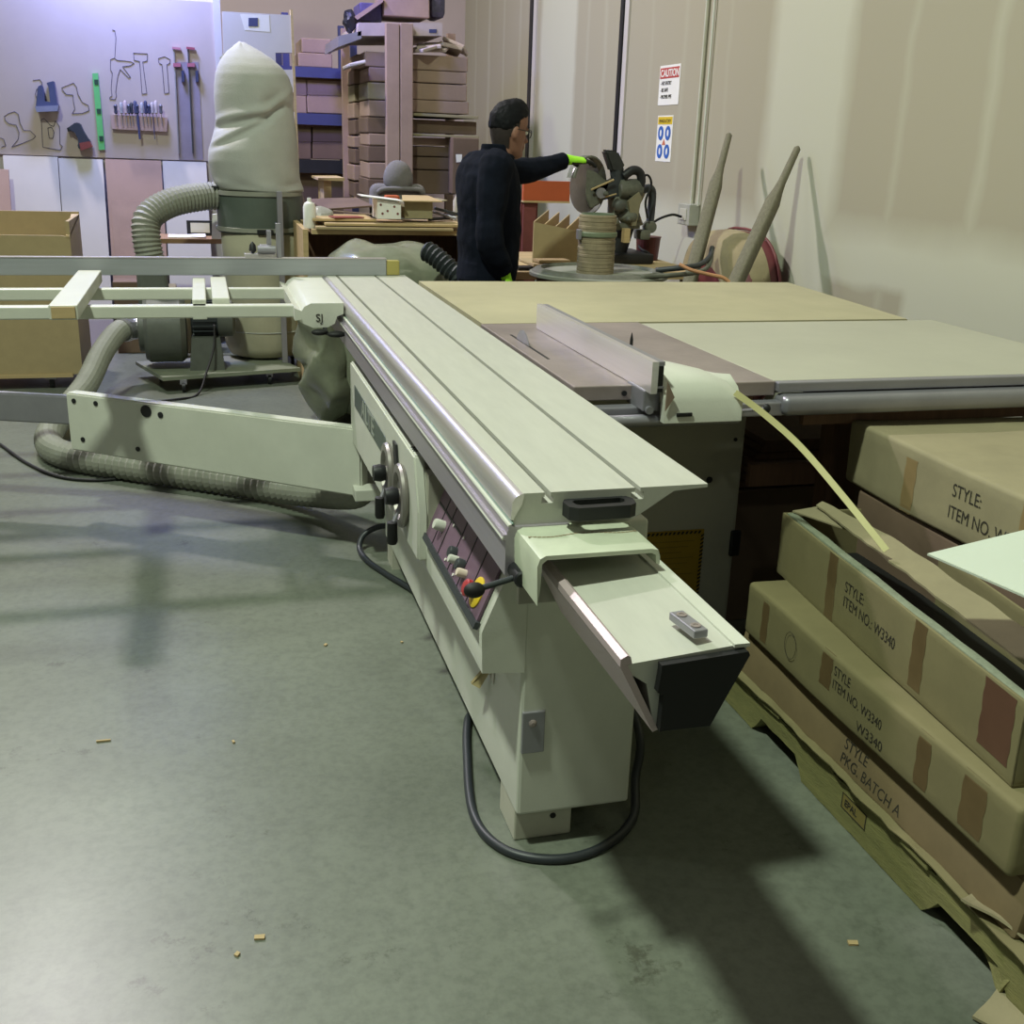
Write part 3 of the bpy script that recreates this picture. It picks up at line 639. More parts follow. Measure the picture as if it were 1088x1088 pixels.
# torn flap above the opening
fl = []
N = 44; L1, L2 = [], []
for i in range(N+1):
    y = -.50+1.03*i/N; L1.append(V((-SX/2+.088+.008*noise.noise(V((y*14, 1, 0)))-.02*(1-i/N), y, SZ+.018))); L2.append(V((-SX/2+.155+.010*noise.noise(V((y*9, 5, 0)))-(.05*max(0, y-.25)/.25), y, SZ+.028)))
bm = B(); rs = [[a, b, b+V((0, 0, .005)), a+V((0, 0, .005))] for a, b in zip(L1, L2)]
PL('torn_flap', rings(bm, rs), CARD2, c3)
PL('corner_flap', jit(prism(B(), [(-SX/2+.02, .535, SZ+.002), (-SX/2+.115, .545, SZ+.012), (-SX/2+.12, .36, SZ+.012), (-SX/2+.09, .37, SZ+.008)], (0, 0, .004)), .003, 8), CARD2, c3)
for i, (y, w, z0, z1) in enumerate([(.22, .045, .003, .172), (-.19, .05, .02, .172), (-.475, .10, .03, .170)]): tape(c3, c3b, y-w/2, y+w/2, z0, z1, TAPE if i < 2 else mat('brown_tape', '5f4334', .5))
print_on(c3, c3b, 'STYLE:\nITEM NO.: W3340', .038, .155, .105, sx=.85)
# torn cardboard scraps at the near pallet corner
for i, (p, s_, r, lb) in enumerate(((at(1066, 968, Z=.135), (.10, .13, .005), (.1, .25, .5), 'torn cardboard piece draped over the near corner of the pallet'), (at(1062, 1012, Z=.065), (.006, .12, .09), (.2, .25, -.3), 'ripped cardboard flap hanging down from the near pallet corner'), (at(1072, 1076, Z=.008), (.12, .08, .006), (0, 0, .5), 'flat cardboard scrap on the floor in the bottom right corner'))):
    bm = obox(B(), p, s_, r); bmesh.ops.subdivide_edges(bm, edges=list(bm.edges), cuts=6, use_grid_fill=True)
    o = P('cardboard_scrap', jit(bm, .012 if i < 2 else .004, 14, i), CARD2 if i != 1 else PALLET); tag(o, lb, 'scrap', None)
# big carton behind and what carries it
bb, bbb = carton('large_carton', 'large pale carton with sagging top, rear right, its side marked STYLE ITEM NO', 2.14, 1.90, .622, .86, 1.42, .176, 0, CARD2, [(.42, .05, .0, .15), (-.02, .06, .0, .17)], mat('pale_tape', '8c7854', .4), seed=8, amp=.010)
print_on(bb, bbb, 'STYLE:', .046, .245, .105, sx=.8); print_on(bb, bbb, 'ITEM NO. W3340', .046, .25, .05, sx=.8)
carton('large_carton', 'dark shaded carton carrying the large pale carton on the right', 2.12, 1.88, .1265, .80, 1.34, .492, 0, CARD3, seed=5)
p0_, p1_, p2_ = at(985, 590, Z=.735), at(1088, 565, Z=.812), at(1088, 635, Z=.765)
e1 = p1_-p0_; e2 = p2_-p0_
o = P('white_sheet', prism(B(), [p0_, p0_+e1, V((2.5, p1_.y+.25, .812)), V((2.5, 1.0, .812)), V((p2_.x+.12, 1.0, .79)), p0_+e2], (0, 0, .004)), WSHEET); tag(o, 'thin white board lying on the large carton, its corner pointing left', 'board')

# ------------------------------------------------------------------ cords on the floor
o = P('floor_cable', tube(B(), smooth([at(0, 472, Z=.008), at(30, 493, Z=.008), at(65, 507, Z=.008), at(110, 510, Z=.008), at(150, 503, Z=.008), (-.24, 5.32, .008), (.0, 5.6, .008), (.3, 5.9, .008)], 10), .008, 8), BLACK, sm='all'); tag(o, 'black power cord curving across the floor at the left edge', 'cord')
o = P('machine_cable', tube(B(), smooth([(.68, 3.88, .06), (.62, 3.95, .09), at(388, 567, Z=.06), at(382, 583, Z=.016), at(392, 597, Z=.012), at(412, 611, Z=.011), (.66, 3.4, .012), (.69, 3.0, .012), (.66, 2.65, .012), at(497, 765, Z=.012), at(496, 800, Z=.010), at(503, 865, Z=.010), at(535, 902, Z=.010), at(590, 913, Z=.010), at(640, 900, Z=.010), at(672, 870, Z=.02), (.93, 2.12, .06), (.96, 2.2, .16), (.95, 2.5, .25), (.93, 2.86, .35)], 10), .011, 10), mat('cable_sheath', '2a2e33', .45, var=.1), sm='all'); tag(o, 'thick dark cable looping on the floor around the near end of the saw base', 'cable')

# ------------------------------------------------------------------ dust collector
dc = thing('dust_collector', 'tall two-bag dust collector with blower on a wheeled platform, left of centre', 'dust collector', (.15, 7.4, 0))
A_, B1, C_ = at(144, 384, Z=.10), at(173, 401, Z=.10), at(316, 391, Z=.10)
D_ = A_+(C_-B1)
bm = prism(B(), [A_, B1, C_+V((.02, 0, 0)), D_+V((.02, 0, 0))], (0, 0, -.022)); P('platform', bm, mat('platform_metal', '787d6c', .6, var=.15), dc)
bx = .36; by = 7.48
def cyl(prof, c=(0, 0, 0), seg=48, wob=0, sc=3, seed=0):
    bm = lathe(B(), prof, c, seg)
    for v in bm.verts:
        q = V(noise.noise_vector((v.co)*sc+V((seed, 0, 0)))); v.co += V((q.x, q.y, q.z*.3))*wob
    return bm
P('lower_bag', cyl([(.18, .105), (.235, .125), (.26, .18), (.268, .3), (.268, .42), (.262, .45), (.268, .48), (.265, .6), (.258, .75), (.256, .90)], (bx+.01, by, 0), wob=.012), CLOTH2, dc, sm='all')
P('bag_seam', lathe(B(), [(.270, -.004), (.274, 0), (.270, .004)], (bx+.01, by, .285), 40), CLOTH, dc)
P('collector_drum', cyl([(.256, .90), (.262, .905), (.262, 1.15), (.252, 1.155)], (bx, by, 0)), BAND, dc, sm=40)
for z in (.925, 1.145): P('strap', lathe(B(), [(.262, -.014), (.272, -.012), (.272, .012), (.262, .014)], (bx, by, z), 40), HOSE, dc, sm=40)
P('strap_buckle', box(B(), (bx-.03, by-.285, .91), (bx+.07, by-.27, .935), .003), DARK, dc)
P('strap_buckle', box(B(), (bx-.29, by-.10, 1.145), (bx-.245, by-.02, 1.185), .005), BLACK, dc)
# upper bag: sagging filter bag with a pinched fold
prof = [(1.16, .02, .268), (1.20, .0, .272), (1.26, -.01, .278), (1.33, -.02, .282), (1.40, -.02, .278), (1.47, -.01, .262), (1.54, 0, .245), (1.60, 0, .236), (1.66, -.005, .235), (1.72, -.005, .238), (1.78, -.005, .236), (1.84, -.01, .224), (1.89, -.02, .198), (1.94, -.035, .155), (1.98, -.05, .105), (2.01, -.06, .055), (2.03, -.065, .02)]
rs = []
M_ = 64
zf = [p[0] for p in prof]
def pr(z):
    for a, b in zip(prof, prof[1:]):
        if a[0] <= z <= b[0]:
            f = (z-a[0])/(b[0]-a[0]); return a[1]+(b[1]-a[1])*f, a[2]+(b[2]-a[2])*f
    return prof[-1][1:]
NZ = 70
for i in range(NZ+1):
    z = 1.16+(2.03-1.16)*i/NZ; dx, r = pr(z); ring = []
    for k in range(M_):
        a = 2*math.pi*k/M_; ca, sa_ = math.cos(a), math.sin(a)
        rr = r
        # folds: sunk swoops on the front (−y) side
        s1 = ca  # -1 left .. 1 right
        front = max(0, -sa_)
        zc1 = 1.585 + .05*s1 + .10*max(0, s1)**2; zc2 = 1.50+.14*(s1+.3)
        rr -= .030*math.exp(-((z-zc1)/.020)**2)*front**.5*(1 if s1 < .75 else 0)
        rr += .018*math.exp(-((z-zc1-.045)/.022)**2)*front
        rr -= .022*math.exp(-((z-zc2)/.022)**2)*front*(1 if s1 < .3 else .2)
        rr += .014*math.exp(-((z-zc2-.04)/.02)**2)*front
        rr -= .028*math.exp(-((z-1.68)/.045)**2-((s1-.42)/.18)**2)*front
        rr += .010*math.sin(5*a+z*7)*math.exp(-((z-1.19)/.03)**2)
        ring.append(V((bx+dx+rr*ca, by+rr*sa_*.95, z)) + V(noise.noise_vector(V((ca*1.2, sa_*1.2, z*4))))*.010)
    rs.append(ring)
P('upper_bag', rings(B(), rs), CLOTH, dc, sm='all')
P('hanging_cord', tube(B(), smooth([(bx-.065, by, 2.02), (bx-.12, by, 2.0), (bx-.2, by, 1.93)], 6), .004, 6), CLOTH, dc)
for x in (.455,): P('support_post', box(B(), (x, 7.17, .1), (x+.035, 7.20, 1.17), .003), ALUD, dc)
P('support_post', box(B(), (.62, 7.55, .1), (.65, 7.58, 1.17), .003), ALUD, dc)
# blower
bl = P('blower_housing', lathe(B(), [(.10, -.16), (.185, -.155), (.205, -.13), (.205, .06), (.18, .09), (.05, .095)], (-.22, 7.12, .34), 40, 'X'), BLOW, dc, sm=35)
P('inlet_ring', lathe(B(), [(.13, -.19), (.14, -.185), (.14, -.15), (.13, -.15)], (-.22, 7.12, .34), 32, 'X'), BLOW, dc, sm=35)
P('outlet_duct', box(B(), (-.40, 7.10, .40), (-.22, 7.28, .74), .02), BLOW, dc)
P('motor_plinth', prism(B(), [(-.12, 6.98, .10), (.09, 6.98, .10), (.07, 6.98, .30), (-.10, 6.98, .30)], (0, .3, 0)), BLOW, dc)
mb = lathe(B(), [(.09, 0), (.10, .01), (.10, .16), (.09, .17)], (-.10, 7.12, .40), 28, 'X')
mo = P('motor', mb, DARKG, dc, sm=35)
bm = B()
for k in range(20):
    a = 2*math.pi*k/20; obox(bm, (-.02, 7.12+.105*math.cos(a), .40+.105*math.sin(a)), (.14, .004, .02), Matrix.Rotation(a-math.pi/2, 3, 'X'))
P('cooling_fin', bm, DARKG, mo)
P('fan_cowl', lathe(B(), [(.112, 0), (.115, .01), (.112, .09), (.09, .105), (.02, .11)], (.06, 7.12, .40), 28, 'X'), BLOW, mo, sm=35)
for p in ((-.16, 6.83), (.36, 7.0), (-.30, 7.15), (.55, 7.6)):
    cs_ = P('caster', box(B(), (p[0]-.02, p[1]-.015, .05), (p[0]+.02, p[1]+.015, .078)), ALUD, dc)
    P('wheel', lathe(B(), [(.032, -.01), (.032, .01)], (p[0], p[1], .033), 20, 'X'), DARK, cs_, sm=40)
P('motor_cable', tube(B(), smooth([(.04, 7.0, .38), (.03, 6.95, .25), (-.02, 6.86, .12), (-.08, 6.72, .01), (-.2, 6.6, .009), (-.5, 6.5, .009)], 8), .007, 6), BLACK, dc, sm='all')
o = P('flexible_hose', ribbed(B(), [(-.31, 7.19, .72), (-.33, 7.20, .88), (-.31, 7.24, 1.0), (-.18, 7.32, 1.08), (.0, 7.42, 1.115), (.12, 7.46, 1.12)], .088, .026, .12), HOSE, sm=None); tag(o, 'wide grey ribbed hose arching from the blower up into the dust collector drum', 'hose')
hp = [(-.43, 7.12, .35), (-.52, 7.0, .345), (-.60, 6.7, .27), (-.66, 6.3, .17), (-.73, 5.85, .09), (-.72, 5.5, .068), (-.60, 5.24, .067), (-.33, 5.02, .067), (0, 4.80, .067), (.3, 4.58, .075), (.52, 4.22, .12), (.58, 3.98, .20), (.60, 3.88, .25)]
hp = [(-.43, 7.12, .35), (-.52, 7.0, .345), (-.60, 6.7, .27), (-.66, 6.3, .17), (-.76, 5.85, .09), (-.77, 5.5, .068), (-.66, 5.24, .067), (-.36, 5.00, .067), (0, 4.76, .067), (.3, 4.50, .08), (.50, 4.16, .16), (.54, 4.0, .24)]
o = P('flexible_hose', ribbed(B(), hp, .065, .036, .20, 18), HOSE); tag(o, 'long grey ribbed hose lying on the floor under the white swing arm', 'hose')
P('foil_wrap', jit(tube(B(), smooth([(-.37, 7.12, .35), (-.45, 7.10, .35), (-.50, 7.04, .347)], 5), .075, 18), .008, 25), FOIL, bpy.data.objects['flexible_hose.001'])

# ------------------------------------------------------------------ rolling bin, left
rb = thing('rolling_bin', 'tan fibreboard bin on casters at the left edge', 'bin', (-1.4, 7.3, 0))
P('front_panel', prism(B(), [(-2.4, 7.0, .09), (-.745, 7.0, .09), (-.745, 7.0, .895), (-.79, 7.0, .905), (-2.4, 7.0, .91)], (0, .02, 0)), MDF, rb)
P('side_panel', box(B(), (-.765, 7.02, .09), (-.745, 7.62, .985)), MDF, rb)
P('back_panel', box(B(), (-2.4, 7.62, .09), (-.745, 7.64, 1.0)), MDF, rb)
P('top_rim', prism(B(), [(-.79, 7.61, .975), (-.745, 7.61, .975), (-.745, 6.995, .895), (-.765, 6.995, .895)], (0, 0, .012)), WOOD, rb)
P('inner_floor', box(B(), (-2.4, 7.02, .60), (-.765, 7.62, .62)), MDF, rb)
P('base_board', box(B(), (-2.4, 6.985, .075), (-.80, 7.64, .095)), WOOD, rb)
for x in (-.93, -2.2):
    k = P('caster', box(B(), (x-.03, 7.03, .055), (x+.03, 7.10, .075)), ALUD, rb); P('wheel', lathe(B(), [(.034, -.012), (.034, .012)], (x, 7.06, .034), 20, 'X'), DARK, k, sm=40)

# ------------------------------------------------------------------ sheets leaning on the partition
def lean(name, label, cat, u0, u1, vt, m, ytop=8.74, z0=.0, yb=8.45, th=.018, group=None):
    a, b = at(u0, vt, Y=ytop), at(u1, vt+(u1-u0)*.03, Y=ytop)
    bm = prism(B(), [(a.x, yb, z0), (b.x, yb, z0), (b.x, ytop, b.z), (a.x, ytop, a.z)], (0, th, 0))
    tag(P(name, bm, m), label, cat, group)
lean('leaning_board', 'narrow tan board leaning at the far left behind the rolling bin', 'board', -30, 9, 179, BOARDT, ytop=8.60, yb=8.25)
lean('leaning_board', 'wide white board leaning behind the rolling bin, left one of two', 'board', 3, 61, 165, BOARDW)
lean('leaning_board', 'wide white board leaning between the rolling bin and the tall brown board', 'board', 62, 109, 168, BOARDW)
lean('leaning_board', 'tall brown board leaning under the tool board, left of the grey hose', 'board', 111.5, 171, 169, BOARDT, ytop=8.72)
lean('leaning_board', 'small brown board leaning in front of the tall brown board', 'board', 118, 151, 213, mat('brown_board2', '93796c', .75), ytop=8.66, yb=8.35)
lean('leaning_board', 'white board leaning right of the tall brown board, behind the dust collector', 'board', 172.5, 219, 171, BOARDW)
for i, (x0, x1, y, h, m, lb) in enumerate(((-.62, -.42, 8.15, .50, CARD3, 'reddish brown carton beside the rolling bin, behind the curved hose'), (-.41, -.20, 8.17, .46, CARD, 'tan carton standing between the reddish carton and the blower'), (-.19, .04, 8.12, .42, CARD2, 'pale carton standing behind the blower'))):
    t = P('cardboard_box', box(B(), (x0, y, 0), (x1, y+.2, h), .006), m); tag(t, lb, 'box')
# small table behind the dust collector
tb = thing('side_table', 'small brown table with papers between the hose and the drum', 'table', (-.1, 8.0, 0))
P('tabletop', box(B(), (-.36, 7.72, .80), (.30, 8.1, .83)), mat('table_brown', '8a6a4a', .6), tb)
for x in (-.34, .26):
    for y in (7.74, 8.05): P('leg', box(B(), (x, y, 0), (x+.03, y+.03, .80)), WOODD, tb)
bm = box(B(), (-.22, 7.76, .831), (.02, 7.95, .838)); bmesh.ops.subdivide_edges(bm, edges=list(bm.edges), cuts=5, use_grid_fill=True)
for v in bm.verts:
    if v.co.z > .835: v.co.z += .02*abs(noise.noise(v.co*12))
tag(P('paper_pile', bm, PAPER), 'loose white papers lying on the small brown table', 'papers')
t = thing('picture_frame', 'small dark framed paper standing on the brown table', 'frame', (-.02, 8.0, .83))
P('frame', box(B(), (-.10, 7.98, .831), (.10, 7.995, .93)), DARK, t); P('print', box(B(), (-.075, 7.976, .85), (.05, 7.981, .915)), PAPER, t)
o = P('white_rag', jit(prism(B(), [(.06, 7.72, .831), (.15, 7.72, .831), (.16, 7.74, .93), (.13, 7.75, 1.0), (.07, 7.75, .99)], (0, .03, 0)), .01, 9), PAPER); tag(o, 'white rag or bag beside the drum on the small table', 'rag')

# ------------------------------------------------------------------ tool board and tools
tbd = thing('tool_board', 'large tan tool board with drawn tool outlines, upper left wall', 'tool board', (-1.2, 8.77, 1.3))
bl_ = at(0, 163.4, Y=8.77); br = at(233, 171.5, Y=8.77); tr = at(231, 6, Y=8.77)
P('panel', prism(B(), [(-4.0, 8.755, 1.33), (br.x-.005, 8.755, br.z), (tr.x, 8.755, 2.37), (-4.0, 8.755, 2.40)], (0, .02, 0)), PEG, tbd)
P('cork_panel', (lambda b: prism(b, [at(186, 66, Y=8.75), at(211, 66, Y=8.75), at(216, 170, Y=8.75), at(190, 170, Y=8.75)], (0, .004, 0)))(B()), mat('slate_panel', '8a7f8c', .75), tbd)
def outline(pts, cl=True, u0=0, v0=0, s=1, w=.0022, kind='marker_outline'):
    Q = [at(u0+u*s, v0+v*s, Y=8.752) for u, v in pts]
    if cl: Q.append(Q[0].copy())
    bm = B()
    for a, b in zip(Q, Q[1:]):
        if (b-a).length > 1e-5: tube(bm, [a, b], w, 5)
    P(kind, bm, PENCIL, tbd)
k = 150/960.
outline([(30, 790), (60, 770), (100, 758), (125, 775), (135, 830), (160, 885), (205, 888), (242, 925), (225, 945), (150, 975), (80, 1000), (125, 945), (130, 900), (110, 850), (60, 840), (35, 815)], s=k)
outline([(420, 595), (500, 563), (520, 590), (530, 640), (560, 695), (600, 715), (607, 750), (560, 770), (490, 772), (510, 740), (500, 690), (495, 645), (450, 640), (425, 612)], s=k)
outline([(280, 815), (300, 805), (340, 850), (365, 860), (378, 822), (405, 860), (408, 980), (425, 995), (410, 1020), (340, 1010), (290, 1000), (285, 900)], s=k)
outline([(325, 870), (350, 865), (368, 900), (360, 940), (335, 940), (328, 900)], s=k)
outline([(225, 545), (270, 540), (285, 560), (290, 600), (250, 605), (240, 640), (260, 700)], False, s=k)
outline([(0, 935), (25, 945), (40, 990), (10, 1000)], False, s=k)
k2 = 140/1088.
outline([(135, 180), (165, 168), (190, 185), (300, 195), (330, 210), (300, 230), (235, 238), (300, 325), (285, 332), (215, 260), (195, 320), (188, 370), (178, 450), (185, 480), (175, 510), (128, 505), (130, 490), (148, 480), (140, 420), (150, 290), (135, 265)], u0=100, v0=40, s=k2)
outline([(170, 168), (180, 0), (170, -60), (150, -65)], False, u0=100, v0=40, s=k2)
outline([(325, 125), (440, 132), (438, 190), (400, 200), (435, 460), (395, 465), (375, 195), (330, 185)], u0=100, v0=40, s=k2)
outline([(530, 170), (580, 155), (628, 180), (625, 210), (600, 222), (618, 455), (580, 460), (560, 220), (535, 210)], u0=100, v0=40, s=k2)
def wallbm(pts, d0=8.749, th=.05): return prism(B(), [at(u, v, Y=d0-th) for u, v in pts], (0, th, 0))
# power sander hanging
t = thing('power_sander', 'blue-grey power tool hanging at the left of the tool board, above the drawn outlines', 'power tool', at(50, 105, Y=8.75))
bm = wallbm([(40, 92), (44, 90), (47, 100), (47, 108), (54, 109), (52, 92), (49, 88), (57, 86), (60, 108), (62, 115), (41, 116), (38, 113)], th=.07); bmesh.ops.bevel(bm, geom=list(bm.edges), offset=.004, segments=2, affect='EDGES')
P('housing', bm, mat('tool_blue', '3d4466', .5, var=.2), t); P('base_pad', wallbm([(37, 113), (62, 112), (61, 118), (39, 119)], th=.09), mat('tool_grey', '7d809a', .5), t)
t = thing('cordless_drill', 'dark cordless drill hanging in its outline beside the green level', 'drill', at(86, 145, Y=8.75))
bm = wallbm([(73, 135), (80, 130), (85, 131), (89, 140), (92, 147), (96, 149), (95, 156), (85, 159), (82, 156), (84, 148), (80, 140), (74, 139)], th=.07); bmesh.ops.bevel(bm, geom=list(bm.edges), offset=.006, segments=2, affect='EDGES')
P('body', bm, mat('drill_dark', '2b3140', .5), t); P('chuck', wallbm([(71, 136), (75, 134), (76, 139), (72, 140)], th=.05), DARK, t); P('battery', wallbm([(84, 152), (95, 150), (98, 156), (86, 160)], th=.08), mat('battery_red', '7b3a38', .5), t)
t = thing('spirit_level', 'long green spirit level hanging upright on the tool board', 'level', at(104, 120, Y=8.75))
P('rail', wallbm([(98, 78), (104, 77.5), (111.5, 159), (105, 159.5)], th=.022), GREEN, t)
for v in (87, 118, 147): P('vial_window', wallbm([(98.3+(v-78)*.088+.8, v-2.5), (103.6+(v-78)*.088, v-2.5), (104+(v-78)*.088, v+3), (99+(v-78)*.088+.8, v+3)], th=.026), mat('vial_dark', '2e4a3c', .3), t)
# clamps
for i, u in enumerate((184.0, 199.0)):
    t = thing('bar_clamp', '%s long bar clamp with red jaws on the right of the tool board' % ('left' if i == 0 else 'right'), 'clamp', at(u, 110, Y=8.75))
    P('bar', wallbm([(u, 50), (u+1.3, 50), (u+6.6, 163), (u+5.4, 163)], th=.02), ALUD if i == 0 else DARKG, t)
    P('jaw', wallbm([(u-1, 49.5), (u+8, 50.5), (u+8, 53), (u-1, 52)], th=.03), REDP if i else mat('jaw_pink', 'a8707c', .5), t)
    P('jaw', wallbm([(u, 67), (u+8, 67), (u+8, 71), (u, 71)], th=.03), mat('jaw_pink2', 'a05a6c', .5), t)
    P('handle', wallbm([(u+8.5, 75), (u+11.5, 75), (u+12, 87), (u+9, 87)], th=.035), mat('handle_blue', '2c3154', .5), t)
# screwdriver shelf
ts = thing('tool_rack', 'narrow board shelf holding a row of hand tools on the tool board', 'tool rack', at(150, 125, Y=8.75))
P('rack_board', wallbm([(117, 122), (178, 125), (177, 140), (119, 137)], th=.03), mat('rack_wood', 'a98e88', .7), ts)
xs = [123, 129, 133.5, 137, 140, 144, 146, 151, 155, 158.5, 162, 166, 171]
cols = ['2c2f45', '8a8a90', 'a09094', '3a3f50', '1e2230', '33385a', '2a2f4c', '8d8d96', '23284a', '2a3050', '9a9298', 'a59a9c', '50505c']
for i, u in enumerate(xs):
    cst = at(u, 118, Y=8.70); h = .055+.012*((i*7) % 3)
    t = thing('screwdriver', '%s hand tool from the left in the wall tool rack' % (['first'] + ORD[1:])[i], 'hand tool', cst, 'hand tools in the wall rack')
    P('handle', lathe(B(), [(.004, 0), (.012, .008), (.010, .03), (.013, h), (.004, h+.012)], (cst.x, cst.y, cst.z-.02), 10), mat('tool_'+cols[i], cols[i], .5), t, sm=40)
    P('shaft', tube(B(), [(cst.x, cst.y, cst.z-.018), (cst.x+.003, cst.y, cst.z-.10-(.09 if i in (6, 10) else 0))], .003 if i != 6 else .008, 6), ALUD if i not in (6, 10) else RACKB, t)

# ------------------------------------------------------------------ notched panel behind the dust collector
nt_ = thing('notched_panel', 'tall pale panel with square cutouts down its right edge behind the dust collector', 'panel', (.5, 8.6, 0))
Yp = 8.6
pl_ = []
L0 = at(236, 12, Y=Yp); R0 = at(309, 16, Y=Yp); Rb = at(320, 280, Y=Yp); Lb = at(243, 280, Y=Yp)
def edge(v): f = (v-16)/264; return 309+(320-309)*f
outl = [at(236, 12, Y=Yp), at(309, 16, Y=Yp)]
for v0, v1 in ((56, 74), (98, 119), (139, 151), (177, 196)):
    outl += [at(edge(v0), v0, Y=Yp), at(edge(v0)-(18 if v0 == 56 else 8), v0, Y=Yp), at(edge(v1)-(18 if v0 == 56 else 8), v1, Y=Yp), at(edge(v1), v1, Y=Yp)]
outl += [V((Rb.x, Yp, .0)), V((Lb.x, Yp, .0))]
P('board', prism(B(), outl, (0, .05, 0)), BOARDW, nt_)
P('post', prism(B(), [at(308.5, 10, Y=Yp-.01), at(311, 10, Y=Yp-.01), V((Rb.x+.02, Yp-.01, 0)), V((Rb.x, Yp-.01, 0))], (0, .07, 0)), WOOD, nt_)
P('label_plate', prism(B(), [at(264, 19, Y=Yp-.002), at(274, 19, Y=Yp-.002), at(274, 28, Y=Yp-.002), at(264, 28, Y=Yp-.002)], (0, -.004, 0)), RACKB, nt_)
P('label_backing', prism(B(), [at(255, 15, Y=Yp-.001), at(286, 16, Y=Yp-.001), at(287, 34, Y=Yp-.001), at(260, 32, Y=Yp-.001)], (0, -.001, 0)), PAPER, nt_)

# ------------------------------------------------------------------ rack bay with stacked cartons
def pbox(name, label, u0, u1, v0, v1, Y, dep, m, group=None, cat='box', bev=.008):
    a, b = at(u0, v1, Y=Y), at(u1, v1, Y=Y); z1 = at((u0+u1)/2, v0, Y=Y).z; z0 = (a.z+b.z)/2
    bm = box(B(), (a.x, Y, z0), (b.x, Y+dep, z1), bev)
    return tag(P(name, jit(bm, .006, 3, u0), m), label, cat, group)
GL = 'cartons on the left rack'
YL_ = 11.0
rk = thing('pallet_rack', 'dark blue pallet rack with two shelves of cartons behind the dust collector', 'rack', (1.2, 11, 0))
zz = [at(345, v, Y=10.95).z for v in (72, 83, 121, 133, 170, 184)]
P('beam', box(B(), (.75, 10.93, zz[1]), (1.50, 10.99, zz[0])), RACKB, rk); P('beam', box(B(), (.75, 10.93, zz[3]), (1.50, 10.99, zz[2])), RACKB, rk); P('beam', box(B(), (.75, 10.93, zz[5]), (1.50, 10.99, zz[4])), DARK, rk)
for x in (.80, 1.42): P('upright', box(B(), (x, 11.02, 0), (x+.06, 11.08, 2.55)), RACKB, rk); P('upright', box(B(), (x, 11.96, 0), (x+.06, 12.02, 2.55)), RACKB, rk)
for k in (1, 3, 5): P('deck', box(B(), (.86, 11.0, zz[k]-.02), (1.42, 12.0, zz[k])), WOODD, rk)
rows = [(41, 56.5, ((321, 352, CARDL),)), (56.5, 71.5, ((317, 353, CARDL),)), (83.5, 102, ((314, 326, CARDL), (327, 368, CARDL))), (102, 120.5, ((314, 326, CARDL), (327, 368, CARDL))), (133.5, 151, ((315, 331, CARD3), (332, 368, CARD3))), (151, 169.5, ((315, 331, CARD3), (332, 368, CARD3)))]
for i, (v0, v1, cs_) in enumerate(rows):
    for j, (u0, u1, m) in enumerate(cs_):
        side = '' if len(cs_) == 1 else (' left' if j == 0 else ' right')
        pbox('cardboard_box', '%s%s carton of the blue rack, %s row from the top' % ('narrow' if j == 0 and len(cs_) > 1 else 'wide', side, ORD[i] if i else 'first'), u0, u1, v0, v1, YL_+.01, .7, m, GL)
pbox('cardboard_box', 'dark carton on the floor under the blue rack', 318, 366, 186, 240, YL_+.05, .7, CARD3, GL)
# front stack
bay = thing('storage_rack', 'tall storage rack with twin tan posts in front of the brown carton stack', 'rack', (1.6, 9.5, 0))
pz = at(410, 24, Y=9.45)
for u0, u1 in ((410.3, 424.5), (425.5, 439)):
    a, b = at(u0, 24, Y=9.45), at(u1, 24, Y=9.45); P('post', box(B(), (a.x, 9.45, 0), (b.x, 9.53, a.z), .005), CARDL, bay)
a, b = at(381, 40, Y=9.54), at(470, 25, Y=9.54)
P('top_shelf', prism(B(), [at(380, 38, Y=9.54), at(470, 38, Y=9.54), at(470, 24, Y=9.54), at(381, 24, Y=9.54)], (0, 1.1, 0)), mat('shelf_pale', 'b0a29a', .7), bay)
P('shelf_label', prism(B(), [at(456, 31, Y=9.535), at(464, 31, Y=9.535), at(464, 35, Y=9.535), at(456, 35, Y=9.535)], (0, .004, 0)), RACKB, bay)
P('shelf_tray', prism(B(), [at(359, 50, Y=9.54), at(384, 41, Y=9.54), at(384, 33, Y=9.54), at(360, 38, Y=9.54)], (0, 1.0, 0)), ALUD, bay)
P('rear_post', box(B(), (2.25, 10.6, 0), (2.32, 10.68, 2.42)), CARDL, bay); P('rear_post', box(B(), (1.3, 10.7, 0), (1.37, 10.78, 2.42)), CARDL, bay)
lv_ = [54.6, 71, 87, 106, 124, 141.5, 154.7, 172, 190, 208]
for i in range(9):
    dx = [8, 0, 2, 0, 3, 0, 2, 0, 3][i]; m = [CARDL, CARDL, CARD2, CARDL, CARD3, CARDL, CARD3, CARDL, CARD3][i]
    pbox('cardboard_box', '%s carton from the top in the left column of the tall stack' % (ORD[i] if i else 'topmost'), 388-dx*.5+4, 424, lv_[i]+.8, lv_[i+1], 9.62, .55, m, 'left column of the tall carton stack')
    a = at(370+dx*.4, lv_[i]+3, Y=9.62+.6)
    pbox('cardboard_box', '%s carton from the top in the rear left column of the tall stack' % (ORD[i] if i else 'topmost'), 376+dx*.4, 412, lv_[i]+3.8, lv_[i+1]+2.4, 10.25, .5, m, 'rear column of the tall carton stack')
rv = [(58.6, 74.5, 497, CARDL), (75, 88, 496, CARDL), (89, 106.5, 496, CARDL), (107, 120.5, 498, CARDL), (128, 142, 506, CARD3), (146.5, 155, 488, CARDL), (156, 166, 484, CARD3), (167, 180, 486, CARD3), (181, 206, 488, CARD3)]
for i, (v0, v1, u1, m) in enumerate(rv):
    pbox('cardboard_box', '%s carton from the top in the right column of the tall stack' % (ORD[i] if i else 'topmost'), 425, u1, v0, v1, 9.60, 1.0, m, 'right column of the tall carton stack')
